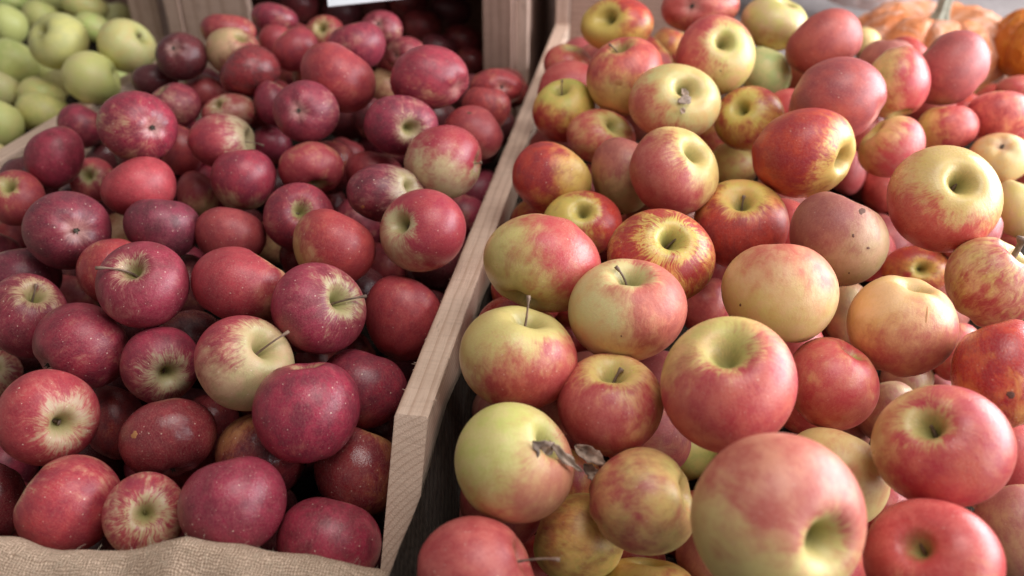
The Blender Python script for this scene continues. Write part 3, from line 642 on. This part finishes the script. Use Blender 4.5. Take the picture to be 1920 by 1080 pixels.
for rnd in range(3):
    for (x_, y_) in cand:
        x_ = x_+rg.uniform(-9, 9); y_ = y_+rg.uniform(-9, 9)
        Pn = np.array(Pall); Rn = np.array(Rall); hn = np.array(hall)
        dn = np.linalg.norm(Pn[:N]-CAM, axis=1)
        near_ = np.argsort((ctr[:, 0]-x_)**2+(ctr[:, 1]-y_)**2)[:4]
        hh_ = heap[near_[0]]
        if (hh_ == 1 and (y_ < 115 or x_ < 1000 and y_ < 300 or (y_ < 200 and x_ > 1790))) or (hh_ == 0 and (y_ < 75 or x_ > 960)) or (hh_ == 2 and (y_ < 30 or x_ > 215)): continue
        if hh_ == 3 or min(np.hypot(ctr[near_[0], 0]-x_, ctr[near_[0], 1]-y_)/rr[near_[0]], 9) > 1.8: continue
        dl_ = d[near_].mean(); ry0 = ray(x_, y_)
        R_ = [.0345, .038, .036][hh_]*rg.uniform(.88, 1.06)
        edge = hh_ == 0 and x_ < 150 and y_ < 420
        if hh_ == 0 and y_ < 370-.6*x_: continue
        for dd_ in np.arange(.0 if edge else (.052 if hh_ == 0 else .045), .30 if hh_ == 1 else .18, .006):
            P_ = CAM+ry0*(dl_+dd_); u_, w_, z_ = (P_-O)@U, (P_-O)@W, P_[2]
            if hh_ == 0 and (w_+R_ > -.002 or w_-R_ < -.585 or u_ > .80): continue
            if hh_ == 1 and w_-R_ < .027: continue
            if hh_ == 2 and w_+R_ > -.615: continue
            if z_ < -.155: continue
            if (np.linalg.norm(Pn-P_, axis=1) < (Rn+R_)*.955).any(): continue
            rp = R_*F/(dl_+dd_); msk = (gx-x_)**2+(gy-y_)**2 < rp*rp
            new = (msk & ~cov).sum()
            if new < ([20, 9, 5][rnd]): break
            # keep it only if it lies behind what surrounds it
            cov |= msk; Pall.append(P_); Rall.append(R_); hall.append(hh_)
            k_, pres, lab = FILL[int(hh_)]
            AP.append(dict(heap=k_, cx=x_, cy=y_, rx=rp, ry=rp*rg.uniform(.88, .98), kind='n', pole=(rg.uniform(-1, 1), rg.uniform(.1, 1)), pre=pres[rg.randint(len(pres))],
                           amt=rg.uniform(.85, 1.1), label=lab, tip=None, bd=None, k=0, halo=None, streak=.8, green=False, dist=dl_+dd_,
                           group={'L': 'red apples of the lower layer', 'R': 'striped apples of the lower layer', 'G': 'green apples of the lower layer'}[k_]))
            nf += 1
            break

d = np.append(d, [a['dist'] for a in AP[N:]]); rr = np.array([(a['rx']+a['ry'])/2 for a in AP], float)
rays = np.array([ray(a['cx'], a['cy']) for a in AP])

def apple_shape(seed, nu, nv, kind):
    rng = np.random.RandomState(seed)
    h = rng.uniform(.84, .93); taper = rng.uniform(.03, .15); dt = rng.uniform(.48, .62); wt = rng.uniform(.17, .25)
    db = rng.uniform(.16, .24)*(.45 if kind == 'n' else 1); wb = rng.uniform(.24, .32); lob = rng.uniform(.004, .013); ph = rng.uniform(0, 6.28)
    if kind == 'n': lob *= .4
    s = np.linspace(0, 1, nv); s = s - .13*np.sin(4*np.pi*s)/(2)*.9     # denser rings near the poles
    s = np.clip((s-s[0])/(s[-1]-s[0]), 0, 1)
    phi = s*np.pi; th = np.linspace(0, 2*np.pi, nu, endpoint=False)
    PH, T = np.meshgrid(phi, th, indexing='ij')
    r = np.sin(PH); z = np.cos(PH)*h
    r = r*(1+taper*(np.cos(PH)*.9-.1))/(1+.0*taper)
    top = PH < np.pi/2
    lz_ = np.cos(5*T+ph)
    asym = rng.uniform(-.05, .05, 2)
    z = z+(asym[0]*np.cos(T)+asym[1]*np.sin(T))*r
    z = np.where(top, z-dt*np.exp(-(np.abs(r)/wt)**1.55)*(1), z+db*np.exp(-(r/wb)**1.7))
    z = z+np.where(top, 1, 0)*lob*1.2*np.cos(5*T+ph+.6)*np.exp(-((r-.5)/.25)**2)
    z = z-np.where(top, 0, 1)*lob*2.2*lz_*np.exp(-((r-.42)/.2)**2)
    r = r*(1+lob*lz_*np.clip(-np.cos(PH)*.8+.35, 0, 1))
    x = r*np.cos(T); y = r*np.sin(T)
    V = np.stack([x, y, z], -1).reshape(-1, 3)
    # low frequency lumps
    for q in range(4):
        kvec = rng.normal(size=3)*1.7; phs = rng.uniform(0, 6.28)
        V = V*(1+rng.uniform(.004, .014)*np.sin(V@kvec+phs))[:, None]
    V = V/np.abs(V[:, :2]).max()
    faces = []
    for i in range(nv-1):
        for j in range(nu):
            a_, b_, c_, d_ = i*nu+j, i*nu+(j+1) % nu, (i+1)*nu+(j+1) % nu, (i+1)*nu+j
            faces.append((a_, d_, c_, b_))
    # merge poles
    V = np.concatenate([V, V[:nu].mean(0, keepdims=True), V[-nu:].mean(0, keepdims=True)])
    nf = []
    for f in faces: nf.append(f)
    return V, nf, h, dt, db
def tube(pts, rad, nseg=8):
    pts = [np.asarray(p, float) for p in pts]; vs = []; fs = []
    ref = np.array([.3, .5, .8])
    for i, p in enumerate(pts):
        tdir = pts[min(i+1, len(pts)-1)]-pts[max(i-1, 0)]; tdir /= np.linalg.norm(tdir)+1e-9
        a_ = np.cross(tdir, ref); a_ /= np.linalg.norm(a_)+1e-9; b_ = np.cross(tdir, a_)
        for k in range(nseg):
            an = 2*np.pi*k/nseg; vs.append(p+rad[i]*(a_*np.cos(an)+b_*np.sin(an)))
    for i in range(len(pts)-1):
        for k in range(nseg): fs.append((i*nseg+k, i*nseg+(k+1) % nseg, (i+1)*nseg+(k+1) % nseg, (i+1)*nseg+k))
    fs.append(tuple(range(nseg))[::-1]); fs.append(tuple((len(pts)-1)*nseg+k for k in range(nseg)))
    return vs, fs

NAMES = {'L': 'red_apple', 'R': 'striped_apple', 'G': 'green_apple', 'B': 'red_apple'}
GROUPS = {'L': 'red apples heaped in the left bin', 'R': 'striped red and yellow apples heaped in the right bin',
          'G': 'yellow green apples in the far left bin', 'B': 'dark red apples in the shaded crate behind'}
APOBJ = []
for i, a in enumerate(AP):
    rng = random.Random(i*13+5)
    R = rr[i]*d[i]/F; cen = CAM+rays[i]*d[i]
    back = CAM-cen; back /= np.linalg.norm(back)
    right = np.cross(CY, back); right /= np.linalg.norm(right); up = np.cross(back, right)
    kind = a['kind']; px, py = a['pole']
    off = .70 if kind == 's' else .80
    if kind in 'sc':
        vx = (px-a['cx'])/a['rx']/off; vy = -(py-a['cy'])/a['ry']/off
        l2 = vx*vx+vy*vy
        if l2 > .93: f_ = math.sqrt(.93/l2); vx *= f_; vy *= f_; l2 = .93
        vz = math.sqrt(1-l2)
    else:   # hidden pole: (px,py) is a direction in the picture, stem end turned away
        l = math.hypot(px, py)+1e-6; zz = a.get('pz', rng.uniform(-.2, .05)); sxy = math.sqrt(1-zz*zz)
        vx, vy, vz = px/l*sxy, py/l*sxy, zz
    pole = np.array([vx, vy, vz])                        # in the ray frame
    zl = pole if kind != 'c' else -pole
    tmp = np.array([math.cos(rng.uniform(0, 6.28)), math.sin(rng.uniform(0, 6.28)), .3]); xl = np.cross(tmp, zl); xl /= np.linalg.norm(xl); yl = np.cross(zl, xl)
    Rl = np.stack([xl, yl, zl], 1)                       # local -> ray frame
    Fm = np.stack([right, up, back], 1)                  # ray frame -> world
    big = rr[i] > 75
    V, faces, h, dt, db = apple_shape(i+a.get('shape', 0)*100, 72 if big else 48, 52 if big else 36, kind)
    nat = max(R*.9, .01)
    Vr = V@Rl.T                                          # ray frame, unit
    sc3 = np.array([1., 1., 1.]); sh = np.zeros(3)
    for _ in range(4):
        Pw = cen+((Vr*sc3)@Fm.T)*R+sh
        q = proj(Pw); x0, y0 = q.min(0); x1, y1 = q.max(0)
        sc3[0] *= 2*a['rx']/(x1-x0); sc3[1] *= 2*a['ry']/(y1-y0); sc3[2] = math.sqrt(sc3[0]*sc3[1])
        ex = a['cx']-(x0+x1)/2; ey = a['cy']-(y0+y1)/2
        sh = sh+CX*(ex*d[i]/F)-CY*(ey*d[i]/F)
    Vl = (Vr*sc3)@Rl                                     # back to the apple's own frame
    cenw = cen+sh
    Rw = Fm@Rl
    mw = Matrix(((*(Rw[0]*R), cenw[0]), (*(Rw[1]*R), cenw[1]), (*(Rw[2]*R), cenw[2]), (0, 0, 0, 1)))
    if a['bd'] is not None:
        if isinstance(a['bd'], tuple): bdv = np.array(a['bd'], float)
        else: bdv = np.array([math.cos(math.radians(a['bd'])), math.sin(math.radians(a['bd'])), .2])
        bdv /= np.linalg.norm(bdv); dl = bdv@Rl; dw = 1.5
    else:
        dl = np.array([rng.gauss(0, 1) for _ in range(3)]); dl /= np.linalg.norm(dl); dw = .35
    halo = a['halo'] if a['halo'] is not None else rng.uniform(.3, .5)
    mat = skin_mat(a['pre'], a['amt'], dl, dw, halo, a['streak'], i+1, a.get('spk'))
    o = mesh_obj(NAMES[a['heap']], Vl, faces, mat, None, True, mw)
    tag(o, a['label'], 'apple', GROUPS[a['heap']] if not a.get('group') else a['group'])
    APOBJ.append((o, cenw, R, a))
    ztop = V[-2][2]; zbot = V[-1][2]
    if kind == 's' and a['tip']:
        base = (np.array([0, 0, ztop-.04])@Rl.T*sc3)
        tx = (a['tip'][0]-a['cx'])/a['rx']; ty = -(a['tip'][1]-a['cy'])/a['ry']
        dx, dy = tx-base[0], ty-base[1]; d2 = math.hypot(dx, dy)
        L = max(a.get('slen', .55), d2*1.04); dz = math.sqrt(max(L*L-d2*d2, 0))
        tipv = base+np.array([dx, dy, dz])
        midv = base+zl*L*.5*sc3+(tipv-base)*.12
        pts = []; rad = []
        n_ = 10
        for q_ in range(n_+1):
            s_ = q_/n_; pts.append(((1-s_)**2*base+2*s_*(1-s_)*midv+s_*s_*tipv)@Rl)
            rad.append((.052-.020*math.sin(s_*math.pi*.8)+(.022 if s_ > .86 else 0))*.62*a.get('sthick', 1.))
        vs, fs = tube(pts, rad)
        mesh_obj('stem', vs, fs, M_stemg if a['green'] else M_stem, o)
    if kind == 'c':
        vs = []; fs = []
        z0 = zbot-.012
        for s5 in range(5):
            an = s5*2*math.pi/5+rng.uniform(-.2, .2); ca, sa = math.cos(an), math.sin(an)
            r1 = rng.uniform(.055, .085); b0 = len(vs)
            for (rr_, zz_, wd) in ((.012, .0, .018), (r1*.6, -.045, .026), (r1, -.07, .010), (r1*.75, -.105, .003)):
                for sgn_ in (-1, 1):
                    vs.append((ca*rr_-sa*wd*sgn_, sa*rr_+ca*wd*sgn_, z0+zz_))
            for q_ in range(3): fs.append((b0+2*q_, b0+2*q_+1, b0+2*q_+3, b0+2*q_+2))
        vs2, fs2 = tube([(0, 0, z0+.03), (0, 0, z0-.02), (0, 0, z0-.045)], [.05, .055, .02], 8)
        b0 = len(vs); vs += [tuple(v) for v in vs2]; fs += [tuple(b0+q_ for q_ in f) for f in fs2]
        mesh_obj('calyx', vs, fs, M_cal, o)

# marks on single apples: small patches laid on the skin where the photo shows them
def mark(cx, cy, rx, ry, rot, mat, name, seed=1):
    best = None
    bpy.context.view_layer.update()
    for (o, cw, R, a) in APOBJ:
        if abs(cx-a['cx']) < a['rx'] and abs(cy-a['cy']) < a['ry']:
            inv = o.matrix_world.inverted(); og = inv @ Vector(CAM); dr = (inv.to_3x3() @ Vector(ray(cx, cy))).normalized()
            ok, loc, nor, idx = o.ray_cast(og, dr)
            if ok:
                dd = (o.matrix_world @ loc-Vector(CAM)).length
                if best is None or dd < best[0]: best = (dd, o)
    if best is None: return
    o = best[1]; inv = o.matrix_world.inverted(); og = inv @ Vector(CAM); rng = random.Random(seed)
    R = o.matrix_world.to_scale()[0]
    vs = []; fs = []; rings = 3; ns = 16
    jit = [1+rng.uniform(-.22, .22) for _ in range(ns)]
    def hit(x_, y_, lift):
        dr = (inv.to_3x3() @ Vector(ray(x_, y_))).normalized(); ok, loc, nor, idx = o.ray_cast(og, dr)
        return tuple(loc+nor*lift) if ok else None
    cc_ = hit(cx, cy, .006)
    if cc_ is None: return
    vs.append(cc_)
    cr, sr = math.cos(rot), math.sin(rot)
    for r_ in range(1, rings+1):
        for s_ in range(ns):
            an = 2*math.pi*s_/ns; xx_ = rx*r_/rings*math.cos(an)*jit[s_]; yy_ = ry*r_/rings*math.sin(an)*jit[s_]
            hp = hit(cx+xx_*cr-yy_*sr, cy+xx_*sr+yy_*cr, .006 if r_ < rings else -.004)
            if hp is None: return
            vs.append(hp)
    for s_ in range(ns): fs.append((0, 1+s_, 1+(s_+1) % ns))
    for r_ in range(rings-1):
        for s_ in range(ns):
            fs.append((1+r_*ns+s_, 1+(r_+1)*ns+s_, 1+(r_+1)*ns+(s_+1) % ns, 1+r_*ns+(s_+1) % ns))
    mesh_obj(name, vs, fs, mat, o)
mark(252, 815, 6, 9, .5, M_scar, 'scar', 1)
mark(1616, 396, 7, 7, 0, M_rot, 'bruise', 2)
mark(1600, 442, 3, 4, 0, M_rot, 'bruise', 3)
mark(1628, 465, 4, 3, 0, M_rot, 'bruise', 8)
mark(1592, 512, 2, 2, 0, M_rot, 'bruise', 9)
mark(1738, 590, 2.2, 22, .08, M_scar, 'scratch', 4)
mark(1895, 740, 9, 8, 0, M_rot, 'bruise', 5)
mark(880, 212, 5, 2.5, 0, M_rot, 'bruise', 6)
mark(1388, 572, 2.5, 3.5, 0, M_rot, 'bruise', 7)
mark(680, 388, 4, 3.5, 0, M_scar, 'scar', 10)
mark(1165, 630, 2, 2, 0, M_rot, 'bruise', 11)
mark(1351, 133, 2, 2, 0, M_rot, 'bruise', 12)
mark(1160, 155, 9, 7, 0, M_scar, 'scar', 13)

# ---- dry leaves
def leaf(name, pts, depth_off, width, label, seed, parentless=True):
    """a crumpled dry leaf blade along picture points at a real distance"""
    rng = random.Random(seed); P = [unp(x, y, d_) for x, y, d_ in pts]
    n = 10; vs = []; fs = []
    side = np.cross(P[-1]-P[0], CZ); side /= np.linalg.norm(side); nrm = np.cross(side, P[-1]-P[0]); nrm /= np.linalg.norm(nrm)
    for i_ in range(n+1):
        s_ = i_/n; j_ = min(int(s_*(len(P)-1)), len(P)-2); t_ = s_*(len(P)-1)-j_; c_ = P[j_]*(1-t_)+P[j_+1]*t_
        ww = width*(math.sin(math.pi*min(1, s_*1.05))**.7)+.0006
        for k_ in range(5):
            q_ = (k_-2)/2; vs.append(c_+side*(q_*ww*rng.uniform(.55, 1.25))+nrm*(abs(q_)*ww*.7+rng.uniform(-.35, .35)*ww))
    for i_ in range(n):
        for k_ in range(4): fs.append((i_*5+k_, i_*5+k_+1, (i_+1)*5+k_+1, (i_+1)*5+k_))
    o = mesh_obj(name, vs, fs, M_leaf)
    so = o.modifiers.new('thick', 'SOLIDIFY'); so.thickness = .0004
    tag(o, label, 'leaf'); return o
def near(cx, cy):
    return min(APOBJ, key=lambda t: abs(t[3]['cx']-cx)+abs(t[3]['cy']-cy))
def dfront(cx, cy, px, py, lift=.002):
    o, cw, R, a = near(cx, cy); bpy.context.view_layer.update()
    inv = o.matrix_world.inverted(); og = inv @ Vector(CAM); dr = (inv.to_3x3() @ Vector(ray(px, py))).normalized()
    ok, loc, nor, idx = o.ray_cast(og, dr)
    if ok:
        P_ = np.array(o.matrix_world @ loc)-CAM; return -(P_@CZ)-lift
    return -((cw-CAM)@CZ)
def lp_(cx, cy, *pp, lift=.003): return [(x, y, dfront(cx, cy, x, y, lift)) for x, y in pp]
leaf('dry_leaf', lp_(1265, 192, (1281, 166), (1284, 180), (1287, 192)), 0, .0028, 'small shrivelled brown leaf lying in the hollow of a pale pink apple', 3)
leaf('dry_leaf', lp_(1265, 192, (1270, 191), (1283, 188), (1296, 183)), 0, .0045, 'torn grey brown leaf scrap stuck on the front of a pale pink apple', 4)
leaf('dry_leaf', lp_(1265, 192, (1275, 205), (1284, 212)), 0, .0025, 'tiny brown leaf crumb below a torn scrap on a pale pink apple', 5)
leaf('dry_leaf', lp_(964, 868, (998, 828), (1010, 838), (1030, 845), (1040, 842), lift=.004), 0, .0060, 'pale grey dry leaf curled in the stem hollow of the yellow green apple', 6)
dL = dfront(964, 868, 1045, 850)
leaf('dry_leaf', [(1030, 826, dL-.004), (1050, 850, dL-.006), (1072, 868, dL-.006), (1092, 884, dL+.002)], 0, .0026, 'thin twisted dry leaf pointing from the yellow green apple to the dark gap', 7)
leaf('dry_leaf', [(1078, 835, dL+.03), (1100, 850, dL+.028), (1138, 870, dL+.03)], 0, .0055, 'brown dry leaf wedged under the crimson pink apple with a bent stem', 8)
leaf('dry_leaf', [(1095, 870, dL+.035), (1112, 885, dL+.035), (1125, 900, dL+.035)], 0, .0050, 'olive brown dry leaf sunk in the gap beside the yellow green apple', 9)

# ---- linings under the heaps
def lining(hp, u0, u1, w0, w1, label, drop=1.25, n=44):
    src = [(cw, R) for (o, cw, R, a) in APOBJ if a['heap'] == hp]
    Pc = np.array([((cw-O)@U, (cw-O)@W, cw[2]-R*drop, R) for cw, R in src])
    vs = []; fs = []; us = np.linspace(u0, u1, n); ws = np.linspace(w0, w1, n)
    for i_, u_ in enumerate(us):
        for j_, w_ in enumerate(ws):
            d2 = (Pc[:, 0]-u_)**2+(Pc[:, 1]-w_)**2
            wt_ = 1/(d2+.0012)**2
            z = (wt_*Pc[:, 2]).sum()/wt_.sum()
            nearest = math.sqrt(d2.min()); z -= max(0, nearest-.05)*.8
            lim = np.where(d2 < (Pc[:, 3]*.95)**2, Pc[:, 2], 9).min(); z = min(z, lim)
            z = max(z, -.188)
            if hp == 'R' and w_ < w0+.001: z = -.030+.006*math.sin(u_*40)  # dark strip raised over the divider's inner face to imitate its shade
            vs.append(C(u_, w_, z))
    for i_ in range(n-1):
        for j_ in range(n-1): fs.append((i_*n+j_, i_*n+j_+1, (i_+1)*n+j_+1, (i_+1)*n+j_))
    o = mesh_obj('gap_shade_lining', vs, fs, M_gap_shade)
    uvl = o.data.uv_layers.new(name='UVMap')
    for lp__ in o.data.loops:
        v = o.data.vertices[lp__.vertex_index].co; uvl.data[lp__.index].uv = (v.x, v.y)
    tag(o, label, 'lining')
lining('L', -.165, .83, -.583, -.004, 'burlap lining darkened as painted gap shade beneath the heap of red apples', 2.6)
lining('R', -.24, .98, .0285, .84, 'burlap lining darkened as painted gap shade beneath striped apples, its strip shading the divider face', 2.4)
lining('G', .2, 1.48, -1.29, -.62, 'burlap lining darkened as painted gap shade beneath the yellow green apples')

# ---- burlap cloth over the front rim of the red apple bin
ridge = [(-160, 1004), (-60, 1010), (0, 1019), (40, 1033), (90, 1042), (160, 1044), (240, 1038), (300, 1024), (338, 1013), (400, 1028), (480, 1041), (560, 1050), (640, 1062), (700, 1078), (745, 1094)]
rx_ = np.array([p[0] for p in ridge], float); ry_ = np.array([p[1] for p in ridge], float)
n = 220; XS = np.linspace(-160, 745, n); YS = np.interp(XS, rx_, ry_)
ker = np.ones(5)/5; YS = np.convolve(np.pad(YS, 2, 'edge'), ker, 'valid')
sec = [(.045, -.075), (.030, -.040), (.016, -.014), (.008, -.004), (.002, -.0005), (-.003, -.0002), (-.010, -.003), (-.02, -.009), (-.035, -.018), (-.052, -.030), (-.068, -.05), (-.078, -.085), (-.084, -.13), (-.086, -.17)]
sec2 = []
for i_ in range(len(sec)-1):
    for q_ in range(4): t_ = q_/4; sec2.append((sec[i_][0]*(1-t_)+sec[i_+1][0]*t_, sec[i_][1]*(1-t_)+sec[i_+1][1]*t_))
sec2.append(sec[-1])
vs = []; fs = []; rng = random.Random(4); acc = 0; arcs = []
ridgeP = []
for i_ in range(n):
    Pr = unp(XS[i_], YS[i_], .553-.00000*XS[i_]); ridgeP.append(Pr)
    for k_, (du, dz) in enumerate(sec2):
        wv = .0022*math.sin(XS[i_]/61.+du*25)+.003*math.sin(XS[i_]/23.+1+du*60)
        f_ = min(1, abs(du)/.03)
        vs.append(Pr+U*(du)+np.array([0, 0, dz+wv*f_]))
m_ = len(sec2)
for i_ in range(n-1):
    for k_ in range(m_-1): fs.append((i_*m_+k_, i_*m_+k_+1, (i_+1)*m_+k_+1, (i_+1)*m_+k_))
bl = mesh_obj('burlap_cloth', vs, fs, M_burlap)
uvl = bl.data.uv_layers.new(name='UVMap')
slen = [0]
for k_ in range(1, m_): slen.append(slen[-1]+math.hypot(sec2[k_][0]-sec2[k_-1][0], sec2[k_][1]-sec2[k_-1][1]))
rl = [0]
for i_ in range(1, n): rl.append(rl[-1]+float(np.linalg.norm(ridgeP[i_]-ridgeP[i_-1])))
for lp__ in bl.data.loops:
    vi = lp__.vertex_index; uvl.data[lp__.index].uv = (rl[vi//m_], slen[vi % m_])
so = bl.modifiers.new('thick', 'SOLIDIFY'); so.thickness = .0018
tag(bl, 'tan woven burlap cloth folded over the front rim below the red apples', 'cloth')
vs = []; fs = []
for q_ in range(420):
    i_ = rng.randrange(4, n-4); P0 = ridgeP[i_]+U*rng.uniform(-.02, .004)+np.array([0, 0, -.001])
    if rng.random() < .25: P0 = P0-U*.02+np.array([0, 0, -.012])
    dr = W*rng.uniform(-1, 1)+U*rng.uniform(-.6, .8)+np.array([0, 0, rng.uniform(.2, 1.)]); dr /= np.linalg.norm(dr)
    L = rng.uniform(.002, .009); cv = np.array([rng.uniform(-1, 1), rng.uniform(-1, 1), rng.uniform(-1, .3)])*L*.5
    pts = [P0+dr*L*s_+cv*s_*s_ for s_ in (0, .33, .66, 1.)]
    v2, f2 = tube(pts, [.00013, .00012, .0001, .00005], 4)
    b0 = len(vs); vs += v2; fs += [tuple(b0+z_ for z_ in f) for f in f2]
M_fib = flat('jute_fibre', (.50, .40, .29), .9, .2, 300.)
fb = mesh_obj('loose_fibres', vs, fs, M_fib, bl); fb['kind'] = 'stuff'

# splinters on the divider edge
vs = []; fs = []
for q_ in range(160):
    u_ = rng.uniform(0, .8)**1.2; P0 = C(u_, .0245 if rng.random() < .6 else .0006, rng.uniform(-.006, 0))
    s0 = 1 if (P0-O)@W > .01 else -1
    dr = U*rng.uniform(-1, 1)+W*rng.uniform(.0, .8)*s0+np.array([0, 0, rng.uniform(-.6, .5)]); dr /= np.linalg.norm(dr)
    L = rng.uniform(.001, .004)
    v2, f2 = tube([P0, P0+dr*L*.5, P0+dr*L], [.0003, .00022, .00005], 4)
    b0 = len(vs); vs += v2; fs += [tuple(b0+z_ for z_ in f) for f in f2]
sp_ = mesh_obj('splinters', [v-np.array(bin_.location) for v in vs], fs, M_wood, bin_); sp_['kind'] = 'stuff'

# ---- shelf under the pumpkins
sh_ = board('display_shelf', None, M_table, 1.01, 1.9, pr(1340)+.0, 1.7, -.075, -.052, 'w', seed=61)
tag(sh_, 'flat greyish shelf board carrying the pumpkins behind the striped apples', 'shelf')
# ---- pumpkins
def pumpkin_mat(name, c1, c2, c3, sc_=9., rough=.5, thr=(.45, .6), bs=.6):
    m, t, b = newmat(name); P = t.node('ShaderNodeTexCoord').outputs['Object']
    n1 = t.noise(P, sc_, 4, .6, .6); n2 = t.noise(P, sc_*.35, 3)
    col = t.mix(t.smooth(n2, .35, .65), rgba(c1), rgba(c2)); col = t.mix(t.smooth(n1, *thr), col, rgba(c3))
    t.put(b.inputs['Base Color'], col); b.inputs['Roughness'].default_value = rough
    t.put(b.inputs['Normal'], t.bump(n1, bs, .01)); return m
def pumpkin(px, py, rpx, dist, hz, ribs, mat, label, wart=0., tilt=(0, 0), stem=True, seed=1, depth_rib=.10):
    rng = np.random.RandomState(seed); cw = unp(px, py, dist); R = rpx*dist/F
    nu, nv = 220, 90; th = np.linspace(0, 2*np.pi, nu, endpoint=False); ph = np.linspace(0, np.pi, nv)
    PH, T = np.meshgrid(ph, th, indexing='ij')
    rib = np.abs(np.cos(T*ribs/2+.15*np.sin(3*T)))**.6
    r = np.sin(PH)**.85*(1-depth_rib*(1-rib)); z = np.cos(PH)*hz
    z = np.where(PH < np.pi/2, z-hz*.45*np.exp(-(np.sin(PH)/.33)**2), z+hz*.2*np.exp(-(np.sin(PH)/.3)**2))
    V = np.stack([r*np.cos(T), r*np.sin(T), z-hz*.10*(1-rib)*np.sin(PH)], -1).reshape(-1, 3)
    if wart:
        for q_ in range(260):
            c_ = rng.normal(size=3); c_[2] = abs(c_[2]); c_ /= np.linalg.norm(c_); c_ = c_*np.array([1, 1, hz])
            s_ = rng.uniform(.03, .09); dd = ((V-c_)**2).sum(1)
            V = V*(1+wart*rng.uniform(.3, 1)*np.exp(-dd/(s_*s_)))[:, None]
    fs = []
    for i_ in range(nv-1):
        for j_ in range(nu): fs.append((i_*nu+j_, (i_+1)*nu+j_, (i_+1)*nu+(j_+1) % nu, i_*nu+(j_+1) % nu))
    o = mesh_obj('pumpkin', V, fs, mat, None, True)
    o.location = cw; o.scale = (R, R, R); o.rotation_euler = (tilt[0], tilt[1], .4*seed)
    tag(o, label, 'pumpkin')
    if stem:
        pts = [(0, 0, hz*.5), (.01, 0, hz*.66), (.04, .01, hz*.85), (.07, .03, hz*1.08), (.11, .06, hz*1.25)]
        v2, f2 = [], []
        rad = [.20, .10, .075, .07, .085]
        for i_, p_ in enumerate(pts):
            for k_ in range(30):
                an = 2*np.pi*k_/30; r_ = rad[i_]*(1+.22*math.cos(5*an)); v2.append((p_[0]+r_*math.cos(an), p_[1]+r_*math.sin(an), p_[2]))
        for i_ in range(4):
            for k_ in range(30): f2.append((i_*30+k_, i_*30+(k_+1) % 30, (i_+1)*30+(k_+1) % 30, (i_+1)*30+k_))
        f2.append(tuple(4*30+k_ for k_ in range(30)))
        mesh_obj('stem', v2, f2, M_pst, o)
    return o
M_pst = flat('pumpkin_stem', (.27, .27, .21), .8, .35, 6.)
M_p1 = pumpkin_mat('warty_orange_rind', (.62, .19, .06), (.66, .27, .13), (.72, .40, .29), 4., .45, (.42, .68), .6)
M_p2 = pumpkin_mat('pale_rind', (.66, .55, .52), (.60, .42, .38), (.74, .70, .70), 5., .5)
M_p3 = pumpkin_mat('orange_rind', (.55, .15, .012), (.50, .12, .01), (.60, .20, .02), 5., .45)
M_p4 = pumpkin_mat('grey_rind', (.42, .34, .34), (.50, .40, .40), (.55, .50, .50), 5., .5)
pumpkin(1748, 84, 146, 1.36, .52, 11, M_p1, 'warty salmon orange pumpkin with a grey green stem behind the striped apples', .045, seed=1)
pumpkin(1640, -62, 120, 1.62, .62, 12, M_p2, 'pale pinkish white pumpkin half cut off behind the warty orange pumpkin', .03, seed=2)
pumpkin(1962, 84, 96, 1.26, .74, 10, M_p3, 'smooth deep orange pumpkin at the right edge beside the warty one', 0, seed=3)
pumpkin(1440, -75, 110, 1.75, .62, 12, M_p4, 'dusky greyish pink pumpkin at the top edge behind the pale yellow apple', .02, seed=4)
